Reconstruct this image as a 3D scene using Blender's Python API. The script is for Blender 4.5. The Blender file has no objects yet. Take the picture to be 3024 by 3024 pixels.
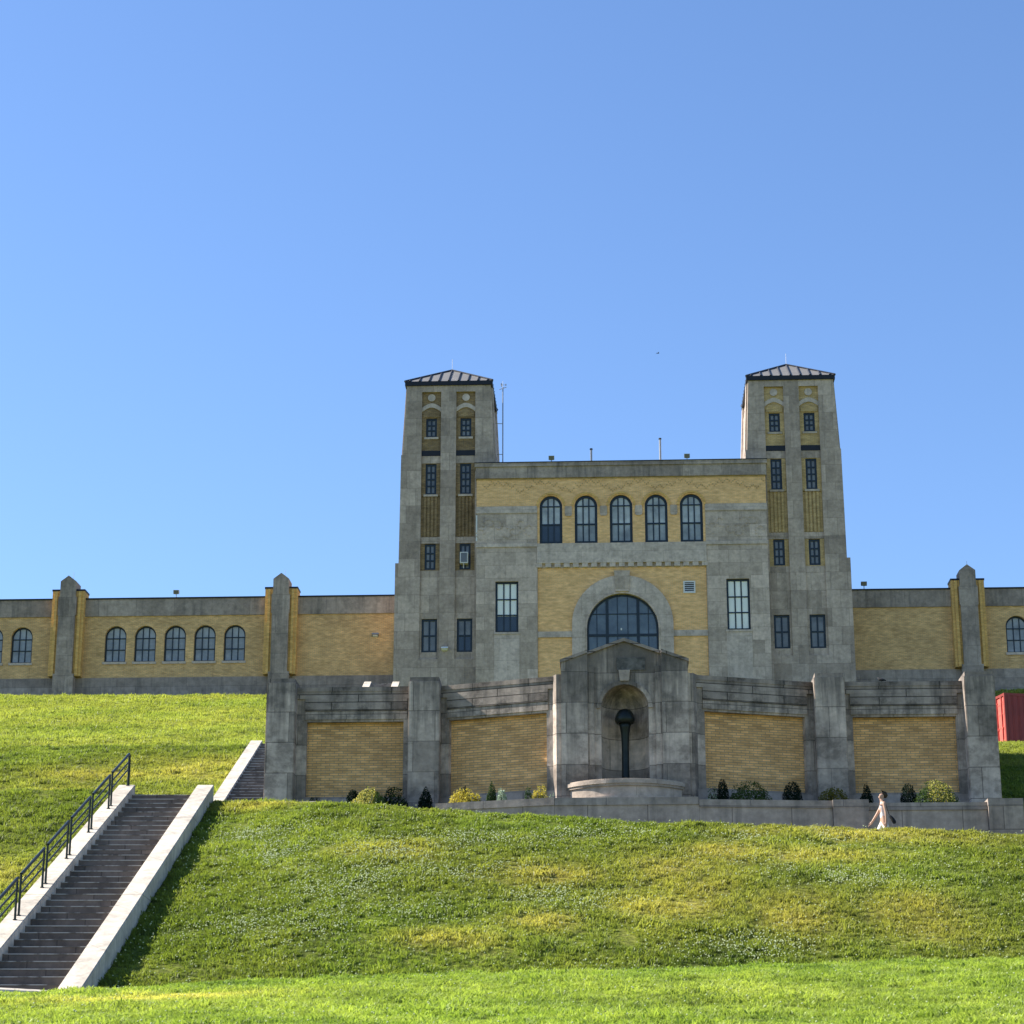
import bpy, bmesh, math, random
import numpy as np
from mathutils import Vector, Matrix
R = math.radians
random.seed(7); RNG = np.random.default_rng(11)
S = bpy.context.scene
COL = S.collection

# ------------------------------------------------------------------ camera, sun, sky
PITCH = R(16.8)
cam = bpy.data.cameras.new('camera'); co = bpy.data.objects.new('camera', cam); COL.objects.link(co)
cam.sensor_width = 36; cam.lens = 36 * 6523 / 3024
cam.clip_start = 0.5; cam.clip_end = 6000
co.location = (0, 0, 0); co.rotation_euler = (R(90) + PITCH, 0, 0)
S.camera = co
AZ, EL = R(14), R(39)
to_sun = Vector((-math.cos(AZ) * math.cos(EL), math.sin(AZ) * math.cos(EL), math.sin(EL)))
sl = bpy.data.lights.new('sun', 'SUN'); so = bpy.data.objects.new('sun', sl); COL.objects.link(so)
sl.energy = 5.0; sl.angle = R(0.5); sl.color = (1.0, 0.94, 0.84)
so.rotation_euler = to_sun.to_track_quat('Z', 'Y').to_euler(); so.location = (-60, 60, 90)
w = bpy.data.worlds.new('World'); S.world = w; w.use_nodes = True
wn = w.node_tree; wn.nodes.clear()
sky = wn.nodes.new('ShaderNodeTexSky'); sky.sky_type = 'NISHITA'; sky.sun_disc = False
sky.sun_elevation = EL; sky.sun_rotation = math.atan2(to_sun.x, to_sun.y)
sky.air_density = 1.0; sky.dust_density = 0.35; sky.ozone_density = 2.2; sky.altitude = 100
bg = wn.nodes.new('ShaderNodeBackground'); bg.inputs[1].default_value = 0.094
ow = wn.nodes.new('ShaderNodeOutputWorld')
tint = wn.nodes.new('ShaderNodeMix'); tint.data_type = 'RGBA'; tint.blend_type = 'MULTIPLY'; tint.inputs[0].default_value = 1; tint.inputs[7].default_value = (0.70, 0.825, 1.0, 1)
wn.links.new(sky.outputs[0], tint.inputs[6]); wn.links.new(tint.outputs[2], bg.inputs[0]); wn.links.new(bg.outputs[0], ow.inputs[0])
S.view_settings.view_transform = 'Standard'; S.view_settings.look = 'None'
S.view_settings.exposure = 1.25; S.view_settings.gamma = 1

# ------------------------------------------------------------------ measuring frames
PS = math.atan((1836 - 1512) / (6523 / math.cos(PITCH)))      # the building looks at the viewer along its own axis
E1 = Vector((math.cos(PS), -math.sin(PS), 0)); E2 = Vector((math.sin(PS), math.cos(PS), 0))
def frame(D, x0=0.0, z=0.0):
    p = E2 * D + E1 * x0
    return (p.x, p.y, z)
def world(x, D, z=0.0):
    p = E2 * D + E1 * x
    return Vector((p.x, p.y, z))

# ------------------------------------------------------------------ mesh helpers
class MB:
    def __init__(s): s.v = []; s.f = []
    def add(s, vs, fs):
        o = len(s.v); s.v += [tuple(v) for v in vs]; s.f += [tuple(i + o for i in f) for f in fs]; return s
    def box(s, x0, x1, y0, y1, z0, z1):
        if x0 > x1: x0, x1 = x1, x0
        vs = [(x, y, z) for z in (z0, z1) for y in (y0, y1) for x in (x0, x1)]
        return s.add(vs, [(0, 2, 3, 1), (4, 5, 7, 6), (0, 1, 5, 4), (2, 6, 7, 3), (0, 4, 6, 2), (1, 3, 7, 5)])
    def frustum(s, a, b):   # a, b: (x0,x1,y0,y1,z)
        vs = [(x, y, q[4]) for q in (a, b) for y in (q[2], q[3]) for x in (q[0], q[1])]
        return s.add(vs, [(0, 2, 3, 1), (4, 5, 7, 6), (0, 1, 5, 4), (2, 6, 7, 3), (0, 4, 6, 2), (1, 3, 7, 5)])
    def prism(s, pts, y0, y1):            # polygon in x,z pushed through y
        n = len(pts)
        vs = [(p[0], y0, p[1]) for p in pts] + [(p[0], y1, p[1]) for p in pts]
        return s.add(vs, [tuple(range(n)), tuple(range(2 * n - 1, n - 1, -1))] + [(i, n + i, n + (i + 1) % n, (i + 1) % n) for i in range(n)])
    def prism_x(s, pts, x0, x1):          # polygon in y,z pushed through x
        n = len(pts)
        vs = [(x0, p[0], p[1]) for p in pts] + [(x1, p[0], p[1]) for p in pts]
        return s.add(vs, [tuple(range(n)), tuple(range(2 * n - 1, n - 1, -1))] + [(i, n + i, n + (i + 1) % n, (i + 1) % n) for i in range(n)])
    def prism_z(s, pts, z0, z1):          # polygon in x,y pushed up
        n = len(pts)
        vs = [(p[0], p[1], z0) for p in pts] + [(p[0], p[1], z1) for p in pts]
        return s.add(vs, [tuple(range(n)), tuple(range(2 * n - 1, n - 1, -1))] + [(i, n + i, n + (i + 1) % n, (i + 1) % n) for i in range(n)])
    def holed(s, outer, holes, y0, y1):   # plate with holes, in x,z
        cu = bpy.data.curves.new('tmp', 'CURVE'); cu.dimensions = '2D'; cu.fill_mode = 'BOTH'; cu.extrude = (y1 - y0) / 2
        for poly in [outer] + list(holes):
            sp = cu.splines.new('POLY'); sp.points.add(len(poly) - 1); sp.use_cyclic_u = True
            for p, q in zip(sp.points, poly): p.co = (q[0], q[1], 0, 1)
        ob = bpy.data.objects.new('tmp', cu); me = ob.to_mesh()
        ym = (y0 + y1) / 2
        s.add([(v.co.x, ym + v.co.z, v.co.y) for v in me.vertices], [tuple(p.vertices) for p in me.polygons])
        ob.to_mesh_clear(); bpy.data.objects.remove(ob); bpy.data.curves.remove(cu); return s
    def tube(s, p, q, r, n=8, r2=None):
        p, q = Vector(p), Vector(q); d = (q - p).normalized(); a = d.orthogonal().normalized(); b = d.cross(a)
        r2 = r if r2 is None else r2; vs = []
        for c, rr in ((p, r), (q, r2)):
            for i in range(n):
                t = 2 * math.pi * i / n; vs.append(c + a * rr * math.cos(t) + b * rr * math.sin(t))
        return s.add(vs, [tuple(range(n)), tuple(range(2 * n - 1, n - 1, -1))] + [(i, (i + 1) % n, n + (i + 1) % n, n + i) for i in range(n)])
    def lathe(s, prof, c=(0, 0), n=24, a0=0, a1=2 * math.pi):
        full = abs(a1 - a0 - 2 * math.pi) < 1e-6; m = n if full else n + 1; vs = []
        for r, z in prof:
            for i in range(m):
                t = a0 + (a1 - a0) * i / n; vs.append((c[0] + r * math.cos(t), c[1] + r * math.sin(t), z))
        fs = []
        for j in range(len(prof) - 1):
            for i in range(n):
                k = (i + 1) % m; fs.append((j * m + i, j * m + k, (j + 1) * m + k, (j + 1) * m + i))
        return s.add(vs, fs)
    def build(s, name, mat, parent=None, loc=(0, 0, 0), rz=0.0, smooth=False, bevel=0.0):
        me = bpy.data.meshes.new(name); me.from_pydata(s.v, [], s.f)
        bm = bmesh.new(); bm.from_mesh(me); bmesh.ops.remove_doubles(bm, verts=bm.verts, dist=1e-5)
        bmesh.ops.recalc_face_normals(bm, faces=bm.faces)
        if bevel: bmesh.ops.bevel(bm, geom=[e for e in bm.edges if e.is_manifold and e.calc_face_angle(0) > 0.5], offset=bevel, segments=2, affect='EDGES')
        bm.to_mesh(me); bm.free()
        if smooth:
            for p in me.polygons: p.use_smooth = True
        me.materials.append(mat)
        o = bpy.data.objects.new(name, me); COL.objects.link(o); o.location = loc; o.rotation_euler = (0, 0, rz)
        if parent: o.parent = parent
        return o
def empty(name, loc, rz=0.0):
    o = bpy.data.objects.new(name, None); COL.objects.link(o); o.location = loc; o.rotation_euler = (0, 0, rz); o.empty_display_size = 0.3
    return o
def tag(o, label=None, cat=None, group=None, kind=None):
    if label: o['label'] = label
    if cat: o['category'] = cat
    if group: o['group'] = group
    if kind: o['kind'] = kind
    return o
def arch(xc, zb, wd, zt, n=16, inset=0.0):
    r = wd / 2 - inset; zs = zt - wd / 2
    return [(xc - r, zb + inset), (xc + r, zb + inset)] + [(xc + r * math.cos(t), zs + r * math.sin(t)) for t in [math.pi * i / n for i in range(n + 1)]]
def rect(x0, x1, z0, z1): return [(x0, z0), (x1, z0), (x1, z1), (x0, z1)]

# ------------------------------------------------------------------ materials
def new_mat(name):
    m = bpy.data.materials.new(name); m.use_nodes = True; nt = m.node_tree
    return m, nt, nt.nodes['Principled BSDF']
def N(nt, t, **kw):
    n = nt.nodes.new(t)
    for k, v in kw.items():
        if k.startswith('i_'): n.inputs[int(k[2:]) if k[2:].isdigit() else k[2:].replace('_', ' ')].default_value = v
        else: setattr(n, k, v)
    return n
def L(nt, a, b): nt.links.new(a, b)
def noise(nt, vec, scale, detail=4, rough=0.55):
    n = N(nt, 'ShaderNodeTexNoise'); n.inputs['Scale'].default_value = scale; n.inputs['Detail'].default_value = detail; n.inputs['Roughness'].default_value = rough
    if vec is not None: L(nt, vec, n.inputs['Vector'])
    return n.outputs['Fac']
def ramp(nt, fac, stops):
    r = N(nt, 'ShaderNodeValToRGB'); e = r.color_ramp.elements
    while len(e) < len(stops): e.new(0.5)
    for el, (p, c) in zip(e, stops): el.position = p; el.color = tuple(c) + (1,) if len(c) == 3 else c
    L(nt, fac, r.inputs[0]); return r.outputs[0]
def mix(nt, fac, a, b, mode='MIX'):
    m = N(nt, 'ShaderNodeMix', data_type='RGBA', blend_type=mode)
    if isinstance(fac, (int, float)): m.inputs[0].default_value = fac
    else: L(nt, fac, m.inputs[0])
    for i, c in ((6, a), (7, b)):
        if isinstance(c, tuple): m.inputs[i].default_value = c + (1,) if len(c) == 3 else c
        else: L(nt, c, m.inputs[i])
    return m.outputs[2]
def scaled(nt, vec, sc):
    m = N(nt, 'ShaderNodeMapping'); m.inputs['Scale'].default_value = sc; L(nt, vec, m.inputs[0]); return m.outputs[0]
def wallvec(nt):
    tc = N(nt, 'ShaderNodeTexCoord'); sp = N(nt, 'ShaderNodeSeparateXYZ'); L(nt, tc.outputs['Object'], sp.inputs[0])
    ad = N(nt, 'ShaderNodeMath', operation='ADD'); L(nt, sp.outputs[0], ad.inputs[0]); L(nt, sp.outputs[1], ad.inputs[1])
    cb = N(nt, 'ShaderNodeCombineXYZ'); L(nt, ad.outputs[0], cb.inputs[0]); L(nt, sp.outputs[2], cb.inputs[1])
    return cb.outputs[0], tc.outputs['Object']
def bump(nt, bsdf, h, strength=0.3, dist=0.02):
    b = N(nt, 'ShaderNodeBump'); b.inputs['Strength'].default_value = strength; b.inputs['Distance'].default_value = dist
    L(nt, h, b.inputs['Height']); L(nt, b.outputs[0], bsdf.inputs['Normal'])

def stone(name, c1, c2, bw=1.3, bh=0.62, joint=0.55, streak=0.35, blotch=0.35, mortar=0.012, dark=(0.05, 0.05, 0.048), patch=0.3, soot=None):
    c1 = tuple(x * k for x, k in zip(c1, (1.68, 1.44, 1.34))); c2 = tuple(x * k for x, k in zip(c2, (1.68, 1.44, 1.34)))
    m, nt, b = new_mat(name); v, o = wallvec(nt)
    br = N(nt, 'ShaderNodeTexBrick', offset=0.45, squash=1.0)
    L(nt, v, br.inputs['Vector'])
    br.inputs['Color1'].default_value = c1 + (1,); br.inputs['Color2'].default_value = c2 + (1,)
    br.inputs['Mortar'].default_value = tuple(x * joint for x in c1) + (1,)
    for k, q in (('Scale', 1), ('Mortar Size', mortar), ('Mortar Smooth', 0.3), ('Bias', 0), ('Brick Width', bw), ('Row Height', bh)): br.inputs[k].default_value = q
    big = noise(nt, o, 0.55, 5, 0.6)
    c = mix(nt, 1.0, br.outputs['Color'], ramp(nt, big, [(0.28, (1 - blotch,) * 3), (0.5, (1, 1, 1)), (0.72, (1 + blotch * .55, 1 + blotch * .55, 1 + blotch * .5))]), 'MULTIPLY')
    fine = noise(nt, o, 5.0, 6, 0.65)
    c = mix(nt, 1.0, c, ramp(nt, fine, [(0.3, (0.78,) * 3), (0.7, (1.15,) * 3)]), 'MULTIPLY')
    pt = noise(nt, scaled(nt, o, (1.0, 1.0, 1.25)), 1.25, 6, 0.68)
    c = mix(nt, 1.0, c, ramp(nt, pt, [(0.40, (1 - patch * .55,) * 3), (0.50, (1, 1, 1)), (0.58, (1 + patch * .15,) * 3), (0.66, (1 + patch * .38, 1 + patch * .36, 1 + patch * .32))]), 'MULTIPLY')
    st = noise(nt, scaled(nt, o, (2.6, 2.6, 0.22)), 1.3, 5, 0.65)
    f = ramp(nt, st, [(0.50, (0, 0, 0)), (0.72, (streak,) * 3)])
    c = mix(nt, f, c, dark)
    if soot:
        sx = N(nt, 'ShaderNodeSeparateXYZ'); L(nt, o, sx.inputs[0]); mr = N(nt, 'ShaderNodeMapRange'); mr.inputs[1].default_value, mr.inputs[2].default_value = soot; L(nt, sx.outputs[2], mr.inputs[0])
        rn = noise(nt, scaled(nt, o, (5.0, 5.0, 0.35)), 1.0, 5, 0.7); ad = N(nt, 'ShaderNodeMath', operation='MULTIPLY_ADD'); L(nt, mr.outputs[0], ad.inputs[0]); ad.inputs[1].default_value = 0.42; L(nt, rn, ad.inputs[2])
        c = mix(nt, ramp(nt, ad.outputs[0], [(0.60, (0, 0, 0)), (0.88, (0.62,) * 3)]), c, dark)
    L(nt, c, b.inputs['Base Color']); b.inputs['Roughness'].default_value = 0.9; b.inputs['Specular IOR Level'].default_value = 0.2
    hh = mix(nt, 0.35, fine, br.outputs['Fac'], 'SUBTRACT')
    bump(nt, b, hh, 0.5, 0.02)
    return m
def brick(name, c1, c2, mort, bw=0.235, bh=0.075, msize=0.011, var=0.25):
    m, nt, b = new_mat(name); v, o = wallvec(nt)
    br = N(nt, 'ShaderNodeTexBrick', offset=0.5)
    L(nt, v, br.inputs['Vector'])
    br.inputs['Color1'].default_value = c1 + (1,); br.inputs['Color2'].default_value = c2 + (1,); br.inputs['Mortar'].default_value = mort + (1,)
    for k, q in (('Scale', 1), ('Mortar Size', msize), ('Mortar Smooth', 0.2), ('Bias', 0), ('Brick Width', bw), ('Row Height', bh)): br.inputs[k].default_value = q
    big = noise(nt, o, 0.8, 5, 0.62)
    c = mix(nt, 1.0, br.outputs['Color'], ramp(nt, big, [(0.3, (1.06 - var * .8,) * 3), (0.7, (1.1 + var * .3,) * 3)]), 'MULTIPLY')
    row = noise(nt, scaled(nt, o, (2.4, 2.4, 8.0)), 1.0, 3, 0.6)
    c = mix(nt, 1.0, c, ramp(nt, row, [(0.32, (0.78, 0.76, 0.72)), (0.55, (1, 1, 1)), (0.74, (1.2, 1.2, 1.18))]), 'MULTIPLY')
    L(nt, c, b.inputs['Base Color']); b.inputs['Roughness'].default_value = 0.85; b.inputs['Specular IOR Level'].default_value = 0.25
    inv = N(nt, 'ShaderNodeMath', operation='SUBTRACT'); inv.inputs[0].default_value = 1; L(nt, br.outputs['Fac'], inv.inputs[1])
    bump(nt, b, inv.outputs[0], 0.6, 0.012)
    return m
def plain(name, col, rough=0.6, metal=0.0, var=0.15, scale=4.0, spec=0.4, bmp=0.1):
    m, nt, b = new_mat(name); tc = N(nt, 'ShaderNodeTexCoord'); n = noise(nt, tc.outputs['Object'], scale, 5, 0.6)
    c = mix(nt, 1.0, col, ramp(nt, n, [(0.3, (1 - var,) * 3), (0.7, (1 + var,) * 3)]), 'MULTIPLY')
    L(nt, c, b.inputs['Base Color']); b.inputs['Roughness'].default_value = rough; b.inputs['Metallic'].default_value = metal; b.inputs['Specular IOR Level'].default_value = spec
    if bmp: bump(nt, b, n, bmp, 0.01)
    return m
M = {}
M['stone'] = stone('limestone', (0.235, 0.222, 0.195), (0.35, 0.33, 0.295), 1.25, 0.78, 0.85, 0.18, 0.16)
M['stone_tower'] = stone('limestone_tower', (0.20, 0.186, 0.164), (0.31, 0.29, 0.257), 1.0, 1.1, 0.85, 0.25, 0.16)
M['stone_band'] = stone('limestone_band', (0.29, 0.28, 0.255), (0.34, 0.33, 0.305), 2.4, 1.3, 0.8, 0.2, 0.18)
M['stone_dark'] = stone('limestone_coping', (0.17, 0.162, 0.15), (0.235, 0.225, 0.205), 2.3, 1.2, 0.75, 0.5, 0.3)
M['stone_plinth'] = stone('limestone_plinth', (0.16, 0.152, 0.142), (0.22, 0.21, 0.195), 2.1, 0.6, 0.75, 0.4, 0.25)
M['stone_wall'] = stone('weathered_limestone', (0.175, 0.165, 0.146), (0.345, 0.325, 0.288), 1.3, 0.82, 0.75, 0.45, 0.35, 0.012, (0.05, 0.048, 0.044), patch=0.7, soot=(3.6, 6.2))
M['stone_cap'] = stone('blackened_coping', (0.12, 0.115, 0.105), (0.21, 0.20, 0.18), 1.6, 0.21, 0.4, 0.65, 0.5, 0.014, (0.04, 0.04, 0.038), patch=0.9)
M['stone_low'] = stone('parapet_stone', (0.19, 0.175, 0.155), (0.26, 0.243, 0.215), 1.5, 0.9, 0.6, 0.45, 0.35)
M['stone_clean'] = stone('basin_stone', (0.25, 0.24, 0.21), (0.30, 0.285, 0.25), 1.4, 0.8, 0.8, 0.25, 0.2)
M['concrete'] = stone('pale_concrete', (0.325, 0.335, 0.295), (0.36, 0.37, 0.325), 2.6, 2.6, 0.7, 0.28, 0.2)
M['step'] = stone('step_stone', (0.088, 0.083, 0.076), (0.125, 0.118, 0.108), 1.6, 4.0, 0.7, 0.35, 0.35)
M['brick'] = brick('yellow_brick', (0.88, 0.515, 0.22), (0.79, 0.455, 0.185), (0.62, 0.46, 0.27), var=0.18)
M['brick_wing'] = brick('buff_brick', (0.76, 0.465, 0.20), (0.61, 0.37, 0.16), (0.42, 0.33, 0.20), var=0.3)
M['brick_pier'] = brick('golden_brick', (0.76, 0.46, 0.14), (0.66, 0.39, 0.12), (0.48, 0.33, 0.16), var=0.2)
M['brick_tower'] = brick('stained_brick', (0.36, 0.24, 0.115), (0.25, 0.165, 0.085), (0.19, 0.145, 0.095), var=0.4)
M['brick_tower2'] = brick('buff_tower_brick', (0.60, 0.415, 0.185), (0.49, 0.335, 0.15), (0.37, 0.28, 0.17), var=0.25)
M['brick_wall'] = brick('bank_wall_brick', (0.86, 0.49, 0.195), (0.60, 0.335, 0.13), (0.36, 0.26, 0.155), 0.235, 0.066, 0.009, 0.28)
M['frame'] = plain('navy_frame', (0.007, 0.016, 0.026), 0.4, 0, 0.2)
M['roof'] = plain('roof_metal', (0.19, 0.175, 0.155), 0.5, 0.0, 0.12, 2.0)
M['seam'] = plain('dark_metal', (0.010, 0.011, 0.016), 0.5, 0.2, 0.2)
M['steel'] = plain('grey_steel', (0.30, 0.30, 0.30), 0.45, 0.6, 0.15)
M['rail'] = plain('green_black_rail', (0.008, 0.015, 0.012), 0.4, 0.2, 0.2)
M['white'] = plain('white_plastic', (0.62, 0.62, 0.60), 0.5, 0, 0.06)
M['black'] = plain('black_fabric', (0.008, 0.008, 0.009), 0.8, 0, 0.2)
M['bronze'] = plain('dark_bronze', (0.012, 0.017, 0.014), 0.45, 0.4, 0.4)
M['bird'] = plain('dark_feathers', (0.012, 0.013, 0.016), 0.7)
M['gull'] = plain('grey_feathers', (0.09, 0.10, 0.12), 0.7)
M['soot'] = plain('sooty_stone', (0.11, 0.10, 0.09), 0.95, 0, .6, 5)
M['soil'] = plain('bed_soil', (0.035, 0.026, 0.018), 0.95, 0, 0.4, 6)
M['path'] = plain('path_asphalt', (0.14, 0.135, 0.125), 0.9, 0, 0.25, 3)
M['flat_roof'] = plain('roof_gravel', (0.16, 0.155, 0.15), 0.9, 0, 0.25, 3)
def glass(name, col, rough=0.12, spec=0.6, vary=1.0):
    m, nt, b = new_mat(name); v, o = wallvec(nt)
    n = noise(nt, scaled(nt, o, (0.8, 0.8, 0.9)), 1.0, 4, 0.6)
    c = mix(nt, 1.0, col, ramp(nt, n, [(0.3, (1 - .45 * vary,) * 3), (0.7, (1 + .35 * vary,) * 3)]), 'MULTIPLY')
    L(nt, c, b.inputs['Base Color']); b.inputs['Roughness'].default_value = rough; b.inputs['Specular IOR Level'].default_value = spec
    n2 = noise(nt, o, 1.3, 2, 0.5); bump(nt, b, n2, 0.08, 0.02)
    return m
M['glass_sky'] = glass('sky_glass', (0.40, 0.42, 0.42))  # reflected sky painted in as a pale base colour
M['glass_wing'] = glass('wing_glass', (0.27, 0.28, 0.29))  # same painted sky reflection, darker for the wings
M['glass_dark'] = glass('dark_glass', (0.03, 0.042, 0.055))
M['glass_hall'] = glass('hall_glass', (0.085, 0.105, 0.115), 0.08, 0.8)
M['glass_grey'] = glass('grey_glass', (0.16, 0.16, 0.155))
M['glass_low'] = glass('lower_sash_glass', (0.27, 0.29, 0.295))
M['blind'] = glass('white_blind_glass', (0.80, 0.82, 0.76), 0.3, .6, .12)

# ------------------------------------------------------------------ terrain
def lerp(x, xs, ys): return np.interp(x, xs, ys)
def smooth(t): t = np.clip(t, 0, 1); return t * t * (3 - 2 * t)
def noise2(x, y, seed=0):
    r = np.random.default_rng(seed); z = np.zeros_like(x, dtype=float)
    for k in range(7):
        a = r.uniform(0, 2 * np.pi); f = r.uniform(0.7, 1.5); p = r.uniform(0, 6.28)
        z += np.sin((x * np.cos(a) + y * np.sin(a)) * f + p + 1.3 * np.sin((x * np.sin(a) - y * np.cos(a)) * f * 0.7 + p * 2))
    return z / 7
def soft(X, xs, ys, d=1.1):
    X = np.asarray(X, float); return sum(lerp(X + k * d, xs, ys) * w for k, w in ((-1, .2), (-.5, .2), (0, .2), (.5, .2), (1, .2)))
def crestY(X): return soft(X, [-9, -7.2, -3.3, 1.5, 7.7], [55.0, 55.0, 52.6, 51.6, 51.0])
def crestZ(X): return soft(X, [-30, -9.9, -7.4, -5.2, -3.3, 1.5, 7.7, 11.8, 20], [9.25, 9.3, 9.02, 8.80, 8.53, 8.04, 7.75, 7.60, 7.2], .7)
def pathZ(X): return lerp(X, [-30, -8, -6, -3.4, -2, 2, 6, 9, 14, 25], [9.22, 9.12, 9.05, 8.62, 8.32, 7.88, 7.58, 7.42, 7.25, 6.9])
WL = [(-4.6, 55.75), (-1.55, 54.95), (2.05, 54.95), (5.4, 55.35), (10.05, 55.35)]     # low wall line in the frame of the wall
def terrain(X, Y):
    X, Y = np.asarray(X, float), np.asarray(Y, float)
    fz = lerp(X, [-40, -7, -2.3, 6.8, 40], [1.6, 2.33, 2.55, 2.80, 3.4])
    cy, cz, pz = crestY(X), crestZ(X), pathZ(X)
    # foreground rise
    t = np.clip((Y - 2) / 28, 0, 1); z = -1.6 + (fz + 1.6) * t
    z = np.where(Y > 30, fz - 0.02 - 0.32 * smooth((Y - 30) / 3), z)
    # bank above the lower walk
    b0 = 2.62 - 0.26 * smooth((X + 9) / 1.4); yb = 38.3
    s = np.clip((Y - yb) / (cy - yb), 0, 1)
    bank = b0 + (cz - b0) * (s + 0.03 * np.sin(s * np.pi) * smooth((X + 7.2) / 4) )
    z = np.where(Y > yb, bank, z)
    z = np.where((Y > 33) & (Y <= yb), (fz - 0.34) + (b0 - fz + 0.34) * (Y - 33) / (yb - 33), z)
    # the upper walk at the foot of the wall
    z = np.where(Y > cy, cz + (pz - cz) * smooth((Y - cy) / 1.6), z)
    # planting ledge at the left end of the wall, grass runs up to it
    up = 0.9 * smooth((Y - cy - 0.5) / 2.0) * smooth((-3.6 - X) / 1.6) * smooth((X + 8.4) / 0.8)
    z = np.where(Y > cy, z * (1 - up) + 9.22 * up, z)
    # upper slopes, left and right of the wall
    zl = lerp(Y, [58, 63.5, 78.5, 80, 85, 90, 126, 128, 400], [9.35, 9.4, 14.86, 14.98, 15.0, 16.3, 26.85, 27.05, 27.05])
    zr = lerp(Y, [56, 59, 62, 93, 96, 107, 112, 126, 128, 400], [7.35, 7.5, 8.2, 17.75, 18.3, 18.5, 20.2, 27.2, 27.5, 27.5])
    m = smooth((X + 2) / 12)
    zz = zl * (1 - m) + zr * m
    k = smooth((Y - 58.2) / 1.5)
    z = np.where(Y > 58.2, z * (1 - k) + zz * k, z)
    return z
def rough(X, Y): return 0.035 * noise2(X * 1.9, Y * 1.9, 3) + 0.026 * noise2(X * 4.6, Y * 5.2, 4)
DRY = [(3.6, 46.6, 1.3, 2.2), (0.9, 46.8, 1.1, 1.0), (3.3, 44.5, 1.4, 1.5), (5.6, 44.3, 1.1, 1.6), (4.8, 48.6, 1.5, 1.0), (6.6, 48.4, 1.6, .8), (8.0, 44.2, 1.1, 1.6),
       (-2.8, 48.6, 1.1, .8), (8.3, 50.5, 3.0, .9), (0.6, 43.6, 0.9, .6), (-9, 66, 2.5, 2.0), (-13, 73, 3, 1.4), (-1.2, 42.6, 1.0, .6), (-6.0, 54.2, 1.3, .7), (-15, 68, 5, 3), (-10.5, 74, 3, 2.5), (-12, 47, 2, 1.5), (-4.5, 27.5, 1.5, .7)]  # dry patches; broad ones on the left upper slope paint out its shade
def dryness(X, Y):
    d = np.zeros_like(X)
    for x, y, a, b in DRY:
        q = np.exp(-(((X - x) / a) ** 2 + ((Y - y) / b) ** 2)); d = np.maximum(d, q)
    d = np.where(Y > 85, 0.27 + 0.3 * noise2(X * .5, Y * .5, 8), d)
    return np.clip(d * (0.85 + 0.5 * noise2(X * 2.3, Y * 2.3, 5)) + 0.13 * noise2(X * .7, Y * .7, 6) + 0.1, 0, 1)
CLV = [(-5.9, 51.0, 1.1, .8), (-5.0, 49.0, 1.3, 1.2), (-2.4, 48.2, 1.4, 1.0), (-3.6, 46.0, 1.6, 1.3), (-1.0, 46.8, 1.2, .8), (-0.6, 49.4, 1.6, .7), (2.0, 50.0, 1.5, .6), (6.0, 49.9, 1.5, .6), (-4.6, 43.6, 1.6, 1.0),
       (-6.6, 39.6, 1.2, .5), (1.4, 40.6, .9, .6), (5.2, 47.4, 1.0, .7), (4.6, 42.2, 1.2, .7), (-2.0, 44.2, 1.2, .8), (7.6, 46.5, 1.0, .8), (1.0, 44.9, 1.4, .7)]
def clover(X, Y):
    d = np.zeros_like(X)
    for x, y, a, b in CLV: d = np.maximum(d, np.exp(-(((X - x) / a) ** 2 + ((Y - y) / b) ** 2)))
    return np.clip(d * (0.75 + 0.9 * noise2(X * 2.1, Y * 2.1, 21)) + 0.12 + 0.3 * noise2(X * 4, Y * 4, 22) * d, 0.02, 1)

def axis(a): return np.concatenate(a)
gx = axis([np.array([-1500, -600, -250, -120, -70]), np.arange(-50, -24, 1.0), np.arange(-24, 34, 0.3), np.arange(34, 62, 1.0), np.array([80, 130, 260, 600, 1500])])
gy = axis([np.array([-1500, -500, -200, -80, -30, -8, 0]), np.arange(2, 19, 1.0), np.arange(19, 130, 0.3), np.arange(130, 170, 2.0), np.array([200, 300, 500, 900, 1500])])
GX, GY = np.meshgrid(gx, gy)
CUT = 0
for xa, xb, ya, yb in ((-9.62, -7.72, 38.2, 54.9), (-9.0, -6.55, 63.4, 77.0), (-7.9, -6.45, 105.5, 119.3)): CUT = CUT + 0.7 * ((GX > xa) & (GX < xb) & (GY > ya) & (GY < yb))
GZ = terrain(GX, GY) - CUT + np.where((GX > -25) & (GX < 35) & (GY > 18) & (GY < 131), rough(GX, GY), 0)
nx, ny = len(gx), len(gy)
me = bpy.data.meshes.new('lawn')
vs = np.stack([GX, GY, GZ], -1).reshape(-1, 3)
i = np.arange(nx * ny).reshape(ny, nx)
fs = np.stack([i[:-1, :-1], i[:-1, 1:], i[1:, 1:], i[1:, :-1]], -1).reshape(-1, 4)
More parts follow.
